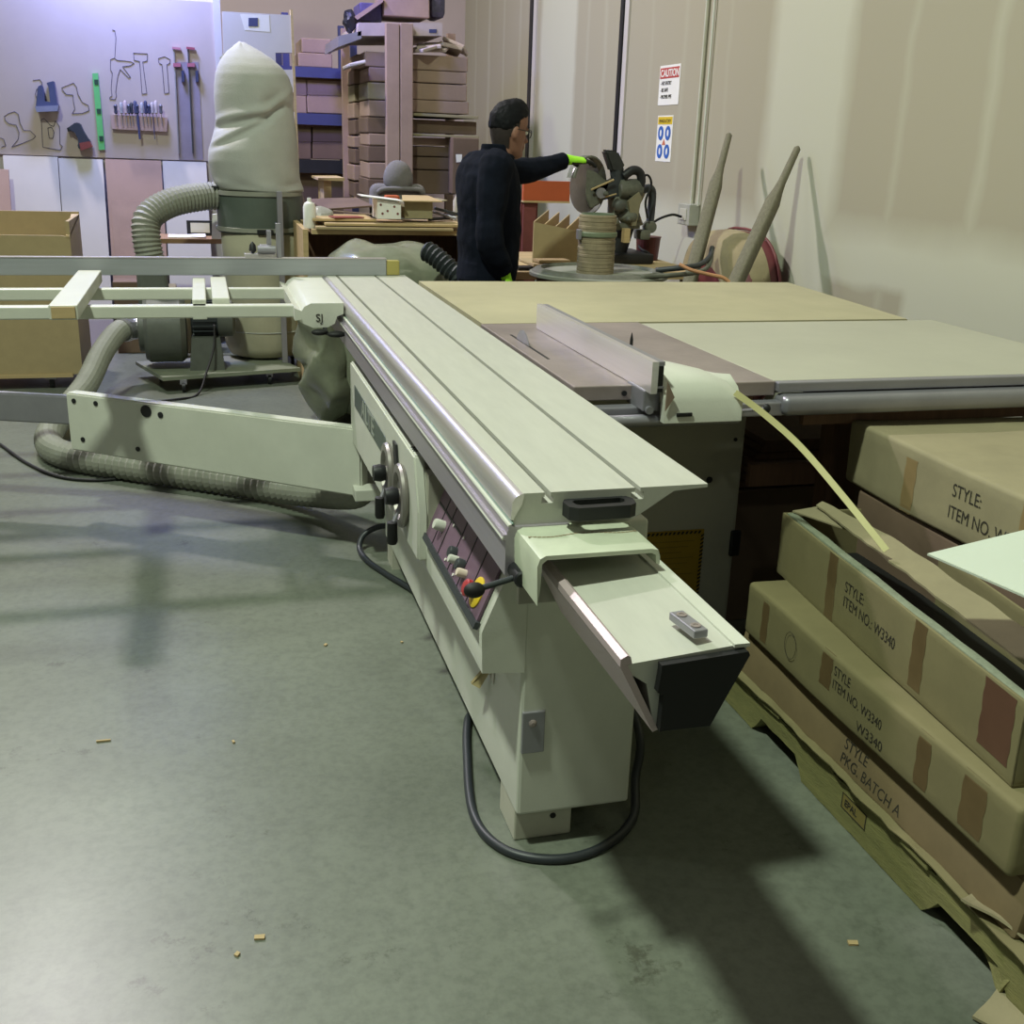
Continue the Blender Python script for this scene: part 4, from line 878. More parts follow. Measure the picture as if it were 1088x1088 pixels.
for i, (v0, v1, u1) in enumerate(((121.5, 124.5, 508), (143, 145.5, 509))): pbox('board_sheet', '%s flat sheet sticking out between the right column cartons' % ('upper' if i == 0 else 'lower'), 437, u1, v0, v1, 9.50, 1.1, CARD2, None, 'board', .002)
tagp = pbox('cardboard_box', 'brown carton with a small white label just left of the standing person', 480, 508, 146.5, 206, 9.42, .16, CARD3)
P('white_label', prism(B(), [at(484.5, 164, Y=9.40), at(491, 164, Y=9.40), at(490.5, 172, Y=9.40), at(485, 172.5, Y=9.40)], (0, .006, 0)), PAPERP, tagp)
# top of rack
pbox('cardboard_box', 'open tan carton on top of the storage rack, at the upper image edge', 408, 456, -14, 18, 9.7, .5, CARDL)
o = P('cardboard_flap', prism(B(), [at(376, 18, Y=9.66), at(407, -3, Y=9.66), at(407, 2, Y=9.66), at(380, 21, Y=9.66)], (0, .4, 0)), CARDL); tag(o, 'bent cardboard flap beside the open carton on top of the rack', 'cardboard')
pbox('wrapped_roll', 'dark wrapped bundle at the right end of the rack top', 457, 474, -12, 20, 9.8, .3, mat('bundle_dark', '4a455c', .7, var=.4, scale=20), cat='bundle', bev=.05)
pbox('dark_bin', 'dark crate at the left end of the rack top', 383, 406, 3, 23, 9.8, .4, mat('crate_dark', '4c4668', .6, var=.3, scale=20), cat='crate')
o = P('tool_bag', jit(ball(B(), at(371, 22, Y=9.7), (.055, .06, .09), u=16, v=12), .02, 20), DARK); tag(o, 'small dark round bundle hanging at the left top of the storage rack', 'bundle')
for i in range(6):
    a = at(449+i*7, 52-3*(i % 2), Y=9.6+.05*i)
    o = P('folded_sack', jit(obox(B(), a, (.20, .25, .03), (.2*math.sin(i), -.25+.12*i, .5*math.cos(i*2)), .008), .01, 9, i), mat('sack', 'b3a49b', .8, var=.15, scale=15)); tag(o, '%s folded paper sack from the left on top of the right carton column' % ['first', 'second', 'third', 'fourth', 'fifth', 'last'][i], 'sack', 'folded sacks')
o = P('flat_bundle', jit(obox(B(), at(376, 69, Y=9.62), (.14, .4, .03), (0, -.25, 0), .008), .01, 9), BOARDW); tag(o, 'pale flat bundle tilted on top of the left carton column', 'bundle')
# ------------------------------------------------------------------ grey chair and work bench
ch = thing('padded_chair', 'grey padded chair seen from behind beyond the cluttered work bench', 'chair', (1.36, 8.0, 0))
c0 = at(423, 185, Y=8.0)
P('headrest', jit(ball(B(), c0+V((0, 0, -.03)), (.105, .07, .12), u=24, v=16), .006, 8), GREYF, ch, sm='all')
c1 = at(423, 200, Y=8.0)
P('backrest', (lambda b: box(b, (c1.x-.20, 7.96, c1.z-.50), (c1.x+.20, 8.09, c1.z+.03), .06, 5))(B()), GREYF, ch, sm=50)
P('back_fold', tube(B(), smooth([(c1.x-.15, 7.955, c1.z-.03), (c1.x-.10, 7.94, c1.z-.005), (c1.x+.12, 7.94, c1.z-.003), (c1.x+.17, 7.955, c1.z-.03)], 6), .018, 10), GREYF, ch, sm='all')
P('seat', box(B(), (c1.x-.22, 8.0, .45), (c1.x+.22, 8.5, .58), .04, 4), GREYF, ch, sm=50)
P('pedestal', tube(B(), [(c1.x, 8.25, .06), (c1.x, 8.25, .45)], .03, 12), DARK, ch, sm=40)
bm = B()
for k in range(5):
    a = 2*math.pi*k/5; tube(bm, [(c1.x, 8.25, .09), (c1.x+.27*math.cos(a), 8.25+.27*math.sin(a), .03)], .022, 8)
P('base', bm, DARK, ch)
WB = 6.6
zt = at(400, 243, Y=WB).z
xL, xR = at(322, 243, Y=WB).x, at(492, 243, Y=WB).x+.15
wb = thing('work_bench', 'wooden work bench cluttered with boards and tools behind the saw table', 'bench', ((xL+xR)/2, 6.9, 0))
P('bench_top', box(B(), (xL+.05, WB, zt-.035), (xR, WB+.8, zt-.008)), WOOD, wb)
P('side_panel', box(B(), (xL+.0, WB+.02, 0), (xL+.03, WB+.8, zt-.01)), WOOD, wb); P('side_panel', box(B(), (xR-.03, WB+.2, 0), (xR, WB+.78, zt-.035)), WOOD, wb)
P('back_panel', box(B(), (xL+.03, WB+.70, .2), (xR-.03, WB+.72, zt-.035)), WOODD, wb)
for i, (u0, u1, dz, y, m, lb) in enumerate(((336, 480, 0, -.05, MDF, 'long flat board lying lowest on the work bench front edge'), (345, 495, .02, -.02, WOOD, 'long pale board stacked on the lower board of the work bench'), (332, 400, .04, .06, WOOD, 'short pale board on the left of the work bench'))):
    a, b = at(u0, 240, Y=WB), at(u1, 240, Y=WB); o = P('flat_board', obox(B(), ((a.x+b.x)/2, WB+.18+y, zt+.004+dz), (b.x-a.x, .40, .014), (0, 0, .03*(i-1)), .002), m); tag(o, lb, 'board')
zb = zt+.055
def onb(u, dy=.25): return at(u, 232, Y=WB+dy).x
o = P('white_bottle', lathe(B(), [(.035, 0), (.037, .01), (.037, .12), (.03, .14), (.012, .15), (.012, .17)], (onb(329, .1), WB+.1, zt-.008), 18), PAPERP, sm=40); tag(o, 'white plastic bottle at the left end of the work bench', 'bottle')
o = P('dust_mask', jit(ball(B(), (onb(342, .3), WB+.32, zt+.05), (.07, .06, .05)), .015, 14), mat('cloudy_plastic', '9d9d98', .4, var=.15)); tag(o, 'crumpled grey plastic item beside the white bottle', 'plastic')
o = P('red_sandpaper', obox(B(), (onb(368, .1), WB+.10, zt+.058), (.18, .12, .006), (0, 0, .2)), mat('sandpaper_red', '8a4a44', .9)); tag(o, 'dark red abrasive sheet lying on the bench boards', 'sandpaper')
sw = thing('cardboard_display', 'white box with a printed pattern lying open on the work bench', 'box', (onb(408, .1), WB+.12, zb))
x0, x1 = at(401, 225, Y=WB+.02).x, at(426, 225, Y=WB+.02).x
P('body', prism(B(), [(x0, WB+.02, zb), (x1, WB+.02, zb), (x1, WB+.02, zb+.095), (x0, WB+.02, zb+.11)], (0, .2, 0)), PAPERP, sw)
P('lid', prism(B(), [(x0-.09, WB-.0, zb+.125), (x1+.01, WB-.0, zb+.10), (x1+.01, WB+.0, zb+.105), (x0-.09, WB+.0, zb+.13)], (0, .22, 0)), PAPERP, sw)
bm = B()
for q in ((.02, .08), (.06, .045), (.10, .07), (.12, .03), (.03, .03)): lathe(bm, [(.007, 0), (.007, .002)], (x0+q[0], WB+.0185, zb+q[1]), 10, 'Y')
P('printed_spot', bm, RED, sw)
bx2 = thing('open_carton', 'small tan open carton with spread flaps on the work bench', 'box', (onb(443, .15), WB+.15, zb))
x0, x1 = at(429, 225, Y=WB+.1).x, at(459, 225, Y=WB+.1).x
P('body', box(B(), (x0, WB+.08, zb), (x1, WB+.28, zb+.10), .003), CARD2, bx2)
P('flap', prism(B(), [(x0-.02, WB+.03, zb+.10), (x1+.05, WB+.03, zb+.10), (x1+.01, WB+.28, zb+.12), (x0+.02, WB+.28, zb+.12)], (0, 0, .005)), WOOD, bx2)
P('flap', prism(B(), [(x1, WB+.08, zb+.10), (x1+.09, WB+.08, zb+.105), (x1+.07, WB+.26, zb+.108), (x1, WB+.26, zb+.104)], (0, 0, .004)), CARD2, bx2)
o = P('orange_pad', box(B(), (onb(410, .3), WB+.30, zb), (onb(425, .3), WB+.38, zb+.12), .01), ORANGE); tag(o, 'small orange block behind the white printed box', 'block')
for i, (u, l, a, m) in enumerate(((463, .20, .7, DARK), (470, .16, -.4, ALUD), (476, .2, .2, DARKG), (481, .14, 1.2, PAPER), (485, .18, -.9, DARK))):
    o = P('hand_tool', obox(B(), (onb(u, .35), WB+.25+.04*i, zt+.045+.018*(i % 3)), (l, .02, .018), (0, .25*math.sin(i), a), .004), m); tag(o, '%s loose hand tool from the left in the heap near the person' % ['first', 'second', 'third', 'fourth', 'fifth'][i], 'hand tool', 'tools heaped on the work bench')
o = P('spray_can', lathe(B(), [(.028, 0), (.03, .005), (.03, .15), (.015, .175), (.012, .20)], (onb(486, .5), WB+.5, zt-.008), 16), mat('can_pale', 'b0a99e', .4), sm=40); tag(o, 'pale can standing on the bench behind the person', 'can')
# cardboard pieces beyond the bench on the left
for i in range(8):
    o = P('cardboard_piece', jit(obox(B(), (at(376, 205, Y=7.9).x-.12*(i % 2)+.05, 7.9+.03*i, .62+.062*i), (.36, .4, .012), (.1*math.sin(i*2), .12*math.cos(i*3), .3*math.sin(i)), .003), .01, 6, i), CARD3 if i % 2 else CARDL); tag(o, '%s crumpled cardboard piece of the heap left of the grey chair' % ORD[7-i], 'cardboard', 'crumpled cardboard heap')
o = P('cardboard_bin', box(B(), (at(362, 205, Y=7.9).x-.05, 7.85, 0), (at(395, 205, Y=7.9).x, 8.25, .60), .01), CARD3); tag(o, 'dark brown carton under the crumpled cardboard heap', 'box')
o = P('wood_plank', prism(B(), [at(338, 189, Y=8.3), at(366, 189, Y=8.3), at(366, 192.5, Y=8.3), at(338, 191.5, Y=8.3)], (0, .5, 0)), WOOD); tag(o, 'small shelf board sticking out left of the cardboard heap', 'plank')
o = P('shelf_stand', prism(B(), [at(344, 192, Y=8.35), at(352, 192, Y=8.35), V((at(352, 240, Y=8.35).x, 8.35, 0)), V((at(344, 240, Y=8.35).x, 8.35, 0))], (0, .4, 0)), WOOD); tag(o, 'upright board carrying the small shelf board', 'board')
o = P('brown_sack', jit(ball(B(), (at(322, 225, Y=8.1).x, 8.1, .55), (.12, .2, .56), u=24, v=20), .06, 5), CARD3, sm='all'); tag(o, 'lumpy brown sack right of the dust collector drum', 'sack')
# plastic covered machine under the bench front
bm = B(); bmesh.ops.create_icosphere(bm, subdivisions=5, radius=1)
cx = (at(335, 260, Y=6.1).x+at(492, 260, Y=6.1).x)/2; wx = (at(492, 260, Y=6.1).x-at(335, 260, Y=6.1).x)/2
for v in bm.verts:
    d_ = v.co.normalized(); s_ = lambda q, e=.55: math.copysign(abs(q)**e, q)
    v.co = V((cx+s_(d_.x)*wx*(1-.15*max(0, d_.z)), 6.14+s_(d_.y)*.36, .475+s_(d_.z)*.475))
    v.co += V(noise.noise_vector(v.co*5))*.03; v.co += V((0, 0, 1))*.035*noise.noise(V((v.co.x*6+v.co.y*3, v.co.x*2, 3)))
    v.co.z = max(.002, v.co.z)
PLAS = mat('dusty_plastic', '7d816e', .22, var=.18, scale=5, bump=.25, bscale=14)
o = P('plastic_cover', bm, PLAS, sm='all'); tag(o, 'dusty plastic sheet draped over a bulky machine in front of the work bench', 'plastic cover')
dq = [at(452, 266, Y=5.70), at(462, 272, Y=5.66), at(478, 286, Y=5.60), at(490, 300, Y=5.56)]
o = P('ribbed_duct', ribbed(B(), [dq[0], dq[1], dq[2], dq[3], dq[3]+V((.05, 0, -.25)), (dq[3].x+.05, 5.56, .05)], .055, .028, .2, 16), mat('black_duct', '2c3132', .5, var=.2)); tag(o, 'black ribbed duct in front of the plastic covered machine', 'duct')
# pieces under the plastic at the left: crate, wrap
o = P('plastic_wrap', jit(ball(B(), (at(346, 340, Y=5.95).x, 5.95, .42), (.15, .2, .42), u=36, v=28), .07, 7), PLAS, sm='all'); tag(o, 'crumpled clear wrap hanging beside the dust collector, above the wooden offcuts', 'plastic wrap')
for i, (u, v, s_, z, m) in enumerate(((362, 415, (.16, .30, .16), .08, WOOD), (355, 395, (.22, .2, .03), .18, CARD2), (366, 388, (.2, .22, .03), .225, CARD2), (352, 382, (.18, .15, .03), .26, CARD), (369, 432, (.14, .10, .05), .026, CARD2))):
    p = at(u, v, Z=z); o = P('wood_offcut', jit(obox(B(), p, s_, (0, 0, .3*i), .008), .008, 9, i), m); tag(o, ['small wooden crate on the floor left of the saw fascia', 'flat offcut on the small wooden crate', 'second flat offcut above the small crate', 'topmost tan offcut above the small crate', 'loose tan block on the floor by the saw fascia'][i], 'offcut')

# ------------------------------------------------------------------ mitre saw area
tbn = thing('mitre_bench', 'wooden bench carrying the mitre saw along the right wall', 'bench', (2.4, 6.3, 0))
P('bench_top', box(B(), (1.55, 5.78, .80), (2.72, 6.9, .84)), WOOD, tbn)
for x, y in ((1.6, 5.82), (2.62, 5.82), (1.6, 6.8), (2.62, 6.8)): P('leg', box(B(), (x, y, 0), (x+.07, y+.07, .80)), WOODD, tbn)
YM = 6.25
def mp(u, v, y=YM): return at(u, v, Y=y)
ms = thing('mitre_saw', 'dusty mitre saw with raised blade guard in front of the person', 'mitre saw', (mp(660, 280).x, YM, .84))
bc = mp(622, 198); 
P('blade', lathe(B(), [(.02, -.002), (.150, -.0012), (.150, .0012), (.02, .002)], bc+V((-.0, .0, 0)), 56, M=Euler((math.radians(90), 0, math.radians(35))).to_matrix()), mat('saw_blade_steel', 'a39aa0', .3, .6, var=.15, scale=8), ms, sm=40)
GR = Euler((math.radians(90), 0, math.radians(35))).to_matrix()
bm = lathe(B(), [(.155, -.03), (.165, -.025), (.165, .025), (.155, .03), (.03, .03)], (0, 0, 0), 48, M=Matrix.Identity(3))
bmesh.ops.delete(bm, geom=[v for v in bm.verts if v.co.x < .02 and v.co.y < .03], context='VERTS')
bm.transform(Matrix.Translation(bc+V((.015, .025, .005))) @ GR.to_4x4()); P('upper_guard', bm, DUSTG, ms, sm=40)
bm = prism(B(), [mp(618, 178), mp(632, 182), mp(648, 195), mp(640, 215), (mp(628, 222)), mp(618, 200)], (0, .05, 0)); bmesh.ops.bevel(bm, geom=list(bm.edges), offset=.006, segments=2, affect='EDGES'); P('guard_arm', bm, DUSTG, ms, sm=40)
P('blade_flange', lathe(B(), [(.03, -.02), (.03, .0), (.012, .004)], mp(638, 205, YM-.02), 20, 'Y'), ALUD, ms, sm=40)
bm = prism(B(), [mp(628, 202), mp(655, 188), mp(664, 195), mp(662, 208), mp(640, 213)], (0, .06, 0)); bmesh.ops.bevel(bm, geom=list(bm.edges), offset=.006, segments=2, affect='EDGES'); P('head_casting', bm, DARKG, ms, sm=40)
P('link_bar', tube(B(), [mp(628, 201.5, YM-.03), mp(652, 191, YM-.03)], .006, 8), WOOD, ms); P('link_bar', tube(B(), [mp(637, 211, YM-.03), mp(655, 206, YM-.03)], .004, 8), WOOD, ms)
# d-handle
bm = prism(B(), [mp(642, 159), mp(657, 160), mp(665.5, 178), mp(661, 184), mp(650, 183)], (0, .07, 0)); bmesh.ops.bevel(bm, geom=list(bm.edges), offset=.014, segments=3, affect='EDGES'); P('motor_cap', bm, mat('saw_black', '2a2c2c', .45, var=.3, scale=20), ms, sm=40)
P('motor_neck', tube(B(), [mp(655, 180, YM+.04), mp(657, 196, YM+.04)], .04, 14), DARKG, ms, sm=40)
P('handle_loop', tube(B(), smooth([mp(662, 188), mp(672, 181), mp(680, 184), mp(681, 195), mp(676, 204), mp(667, 208)], 8), .026, 12), DARK, ms, sm='all')
P('motor_body', lathe(B(), [(.03, -.07), (.055, -.06), (.06, .05), (.04, .08)], mp(668, 201, YM+.02), 20, 'X'), DUSTG, ms, sm=40)
P('turret', jit(box(B(), mp(651, 232), mp(676, 208)+V((0, .12, 0)), .02, 3), .008, 14), DUSTG, ms, sm=40)
P('turret_knuckle', jit(ball(B(), mp(668, 230), (.07, .06, .05)), .01, 15), DUSTG, ms, sm='all')
P('dust_port', tube(B(), [mp(682, 205, YM+.1), mp(674, 222, YM+.08), mp(680, 240, YM+.06)], .022, 12), mat('port_tan', '857b62', .6), ms, sm=40)
P('slide_column', tube(B(), smooth([mp(678, 206, YM+.1), mp(688, 200, YM+.1), mp(693, 204, YM+.1), mp(692, 222, YM+.1), mp(690, 240, YM+.08)], 6), .024, 12), DARKG, ms, sm='all')
P('pivot', lathe(B(), [(.03, -.04), (.035, -.03), (.035, .03), (.03, .04)], mp(690, 241, YM+.06), 18, 'Y'), DUSTG, ms, sm=40)
P('rear_bracket', jit(box(B(), mp(680, 255), mp(692, 245)+V((0, .12, 0)), .01, 2), .006, 14), DUSTG, ms, sm=40)
P('base', box(B(), (mp(648, 268).x, YM-.08, .842), (mp(690, 268).x, YM+.30, .90), .012), DARK, ms, sm=40)
P('turntable_neck', tube(B(), [(mp(660, 250).x, YM+.06, .90), mp(664, 238, YM+.05)], .06, 16), DARK, ms, sm=40)
for (u, v, r_, l_) in ((645, 206, .014, .04), (660, 219, .034, .05), (669, 233, .016, .06), (655, 236, .022, .05)):
    P('bolt_boss', lathe(B(), [(r_*.4, -.004), (r_*.7, 0), (r_, .01), (r_, l_)], mp(u, v, YM-.07), 14, 'Y'), DUSTG if u % 2 else mat('saw_grey', '4c4d48', .6, var=.3, scale=20), ms, sm=40)
P('scale_arm', prism(B(), [mp(668, 214, YM-.05), mp(679, 204, YM-.05), mp(682, 210, YM-.05), mp(676, 240, YM-.05), mp(671, 240, YM-.05)], (0, .03, 0)), mat('port_tan2', '7f7860', .6), ms)
P('fence_plate', prism(B(), [mp(640, 238, YM-.02), mp(680, 236, YM-.02), mp(680, 243, YM-.02), mp(642, 246, YM-.02)], (0, .03, 0)), DUSTG, ms)
P('power_lead', tube(B(), smooth([mp(680, 190), mp(688, 186), mp(692, 196), mp(686, 214), mp(688, 232)], 6), .007, 6), BLACK, ms)
P('wood_block', box(B(), mp(663, 258, YM-.09), mp(670, 243, YM-.09)+V((0, .05, 0))), WOOD, ms)
# wound canister on the drum lid
YD = 5.38
dx = at(636, 285, Y=YD).x
dr = thing('lidded_drum', 'low dark red drum with a dusty dished lid and clamp ring, right of the person', 'drum', (dx, YD, 0))
R_ = .335
P('barrel', lathe(B(), [(R_-.03, 0), (R_-.02, .01), (R_-.02, .4), (R_-.01, .42), (R_-.02, .44), (R_-.02, .86)], (dx, YD, 0), 48), RED, dr, sm=40)
P('lid', lathe(B(), [(R_-.03, .862), (R_+.005, .866), (R_+.01, .885), (R_-.01, .900), (R_-.04, .905), (R_-.055, .885), (.1, .880), (.0, .880)], (dx, YD, 0), 56), DUSTG, dr, sm=30)
P('clamp_ring', lathe(B(), [(R_+.005, .862), (R_+.018, .868), (R_+.018, .882), (R_+.005, .888)], (dx, YD, 0), 56), HOSE, dr, sm=40)
P('ring_latch', box(B(), (dx-.12, YD-R_-.03, .866), (dx+.02, YD-R_-.016, .878), .003), HOSE, dr)
cw, cr = at(634, 255, Y=YD-.05), .092
cn = thing('wound_canister', 'cylindrical canister wound with flat strapping, standing on the drum lid', 'canister', (cw.x, YD-.05, .882))
zt_ = at(634, 228, Y=YD-.05).z
Ph = []
nb = 17
for k in range(nb):
    z0_, z1_ = .883+(zt_-.883)*k/nb, .883+(zt_-.883)*(k+1)/nb; Ph += [(cr+.0005*math.sin(k*5), z0_), (cr+.002+.001*math.sin(k*3), z0_+.003), (cr+.002+.001*math.sin(k*3), z1_-.002)]
P('wound_strap', lathe(B(), [(.05, .883)]+Ph+[(cr-.01, zt_), (cr-.012, zt_-.05)], (cw.x, YD-.05, 0), 40), COIL, cn)
P('inner_cup', lathe(B(), [(cr-.014, zt_-.06), (cr-.010, zt_+.006), (cr-.016, zt_+.006), (cr-.02, zt_-.055)], (cw.x, YD-.05, 0), 40), mat('cup_green', '6d7a66', .5), cn)
P('strap_band', lathe(B(), [(cr+.006, zt_-.105), (cr+.009, zt_-.10), (cr+.009, zt_-.085), (cr+.006, zt_-.08)], (cw.x, YD-.05, 0), 40), mat('band_green', '768068', .6), cn)
P('hook', box(B(), (cw.x-cr-.02, YD-.09, zt_-.12), (cw.x-cr, YD-.05, zt_-.07), .005), ALUD, cn)
# trays of thin boards
YT = 6.05
tx0, tx1 = at(567, 250, Y=YT).x, at(610, 250, Y=YT).x+.04
tr_ = thing('divided_tray', 'tan slotted tray with slanted dividers beside the saw blade', 'tray', ((tx0+tx1)/2, YT+.15, .84))
zA = at(567, 236, Y=YT).z; zB = at(610, 246, Y=YT).z; z0_ = .845
P('front_board', prism(B(), [(tx0, YT, z0_), (tx1, YT, z0_), (tx1, YT, zB), (tx0, YT, zA)], (0, .012, 0)), MDF, tr_)
P('base_board', box(B(), (tx0, YT+.012, .845), (tx1, YT+.30, .855)), MDF, tr_)
for k in range(5):
    x = tx0+(tx1-tx0)*k/4.3; zz_ = zA+(zB-zA)*k/4.3
    P('divider', prism(B(), [(x, YT+.013, .856), (x+.17, YT+.30, .856), (x+.17, YT+.30, zz_+.05), (x, YT+.013, zz_+.002)], (.007, 0, 0)), WOOD if k % 2 else MDF, tr_)
oc = thing('orange_cabinet', 'orange board on a dark red stand between the person and the blade', 'cabinet', (at(578, 210, Y=7.1).x, 7.1, 0))
a, b = at(556, 213, Y=7.1), at(606, 193, Y=7.1)
P('orange_panel', box(B(), (a.x, 7.1, a.z), (b.x, 7.14, b.z)), ORANGE, oc); P('panel_lip', box(B(), (a.x, 7.09, a.z-.012), (b.x, 7.15, a.z)), WOOD, oc); P('body', box(B(), (a.x, 7.15, 0), (b.x-.2, 7.5, a.z-.012)), RED, oc)
P('dark_shelf', box(B(), (a.x+.01, 7.12, 0), (b.x-.22, 7.15, a.z-.02)), RED, oc)
o = P('rag', jit(ball(B(), at(562, 168, Y=7.3)+V((0, 0, .0)), (.07, .05, .04)), .02, 20), DARKG); tag(o, 'dark lump resting on top of the orange cabinet', 'rag')
o.location.z = b.z+.0
# boards behind glove
for i, (u0, u1, v, m) in enumerate(((566, 612, 266, WOOD), (572, 606, 262, WOOD), (550, 600, 271, DARK))):
    a, b = at(u0, v, Y=5.85), at(u1, v, Y=5.85); o = P('wood_offcut', obox(B(), ((a.x+b.x)/2, 5.87+.02*i, .85+.02*(1 if i == 0 else 2 if i == 1 else 0)), (b.x-a.x, .10, .015), (0, 0, .06*i), .002), m); tag(o, ['pale offcut in front of the divided tray', 'thin pale offcut on top of another by the divided tray', 'dark strip in front of the divided tray'][i], 'offcut')
# cable bundle from drum to wall
o = P('cable_bundle', tube(B(), smooth([(2.2, 5.25, .91), (2.33, 5.2, .93), (2.45, 5.28, .935), (2.56, 5.4, .96), (2.62, 5.5, 1.0)], 8), .014, 8), DARKG, sm='all'); tag(o, 'dark cable bundle running from the drum lid to the wheelbarrow handle', 'cable')
o = P('cable_bundle', tube(B(), smooth([(2.05, 5.08, .895), (2.25, 5.10, .905), (2.42, 5.2, .91), (2.54, 5.35, .93), (2.60, 5.46, .985)], 8), .012, 8), DUSTG, sm='all'); tag(o, 'grey cable bundle below the dark one beside the drum lid', 'cable')

# ------------------------------------------------------------------ wheelbarrow leaning on the wall, handles up
wbx = thing('wheelbarrow', 'red wheelbarrow leaning upside against the wall with two grey wooden handles up', 'wheelbarrow', (2.75, 5.4, 0))
bm = B()
rs = []
prof_ = [(0, 1.0), (.15, .99), (.30, .90), (.42, .70), (.48, .35)]
cy0 = 5.72
for i in range(14):
    f = i/13; dd = .02+.24*math.sin(f*math.pi/2)  # distance from the open rim plane (towards -x)
    sc = 1-.38*f**3
    ring = []
    for k in range(40):
        a = 2*math.pi*k/40; c_, s_ = math.cos(a), math.sin(a)
        yy = cy0+.45*sc*math.copysign(abs(c_)**.7, c_); zz_ = .60+.475*sc*math.copysign(abs(s_)**.75, s_)
        ring.append(V((2.955-dd-.02*s_, yy, zz_)))
    rs.append(ring)
P('tub', rings(bm, rs), mat('tub_red', '6b3236', .5, var=.15, scale=5), wbx, sm=60)
bm = tube(B(), [V((2.955-.02-.02*math.sin(a), cy0+.46*math.copysign(abs(math.cos(a))**.7, math.cos(a)), .60+.485*math.copysign(abs(math.sin(a))**.75, math.sin(a)))) for a in [2*math.pi*k/40 for k in range(41)]], .008, 8, cap=False)
P('rim', bm, RED, wbx, sm='all')
P('dust_coating', (lambda: rings(B(), [[p+V((-.006, 0, .004)) for p in r] for r in [[V((2.955-(.02+.24*math.sin(f*math.pi/2))-.02*math.sin(a), cy0+.45*(1-.38*f**3)*math.copysign(abs(math.cos(a))**.7, math.cos(a)), .60+.475*(1-.38*f**3)*math.copysign(abs(math.sin(a))**.75, math.sin(a)))) for a in [math.pi*(.12+.76*k/24) for k in range(25)]] for f in (.12, .35, .6, .85, 1.0)]], cap=False))(), mat('tub_dust', '95886a', .85, var=.15, scale=8, bump=.1), wbx, sm='all')
def handle(u0, v0, u1, v1, ytop, ybot, w):
    a = at(u0, v0, X=2.83) if False else at(u0, v0, Y=ytop); b = at(u1, v1, Y=ybot); dirn = (b-a); L = dirn.length; dirn.normalize(); 
    b2 = b+dirn*.5 
    q, r_ = frame(dirn); P_ = []
    for s_, hw in ((0, .008), (.012, .017), (.22, .020), (.27, .022), (.34, .033), (L+.5, .035)):
        sq = .3 if s_ < .27 else .92; ring = []
        for k in range(16):
            an = 2*math.pi*k/16; cx_, sx_ = math.cos(an), math.sin(an); e = 1-sq*.62
            ring.append(a+dirn*s_+(q*math.copysign(abs(cx_)**e, cx_)+r_*math.copysign(abs(sx_)**e, sx_))*hw)
        P_.append(ring)
    P('handle', rings(B(), P_), HANDLEW, wbx, sm=40)
handle(775, 142, 735, 292, 5.86, 5.42, .035)
handle(848, 156, 782, 300, 5.30, 5.02, .035)
P('wheel', lathe(B(), [(.12, -.04), (.19, -.035), (.20, 0), (.19, .035), (.12, .04)], (2.74, 5.72, .2), 28, 'X'), BLACK, wbx, sm=40)
o = P('orange_strap', tube(B(), smooth([at(722, 281, Y=5.1), at(735, 287, Y=5.05), at(755, 292, Y=5.0), at(768, 295, Y=4.97), at(775, 300, Y=4.95)], 6), .009, 8), mat('strap_orange', 'b5825a', .7)); tag(o, 'orange strap stretched between the wheelbarrow handles', 'strap')
o = P('red_bucket', lathe(B(), [(.065, 0), (.075, .13), (.08, .14), (.07, .14)], (2.64, 6.45, .84), 24), mat('bucket_red', '5a2c2b', .5)); tag(o, 'dark red bucket behind the mitre saw next to the wall', 'bucket')

# ------------------------------------------------------------------ person
pp = thing('person', 'person in dark jacket, glasses and neon glove reaching to the mitre saw', 'person', (1.36, 5.3, 0))
HC_ = at(541, 139, Y=5.3)
yaw = math.radians(14); tilt = math.radians(10)
HR = Euler((0, tilt, yaw), 'XYZ').to_matrix()
def hp_(x, y, z): return HC_ + HR @ V((x, y, z))
def ellring(c, ax, ay, n=28, e=1.0):
    return [V(c)+V(ax)*math.copysign(abs(math.cos(2*math.pi*k/n))**e, math.cos(2*math.pi*k/n))+V(ay)*math.copysign(abs(math.sin(2*math.pi*k/n))**e, math.sin(2*math.pi*k/n)) for k in range(n)]
# head side profile: z, back x, front x, half width
HP = [(-.118, -.005, .066, .022), (-.108, -.03, .080, .040), (-.09, -.055, .084, .052), (-.065, -.070, .078, .060), (-.04, -.082, .080, .066), (-.01, -.092, .084, .070), (.02, -.098, .082, .073), (.05, -.098, .085, .075), (.08, -.090, .078, .070), (.105, -.068, .058, .054), (.120, -.035, .028, .03), (.124, -.01, .005, .008)]
def headrings(grow=0, zmin=-1):
    rs = []
    for z, xb, xf, w in HP:
        if z < zmin: continue
        c = hp_((xb+xf)/2, 0, z*(1+grow*3)); rs.append(ellring(c, HR @ V(((xf-xb)/2+grow, 0, 0)), HR @ V((0, w+grow, 0))))
    return rs
bm = rings(B(), headrings())
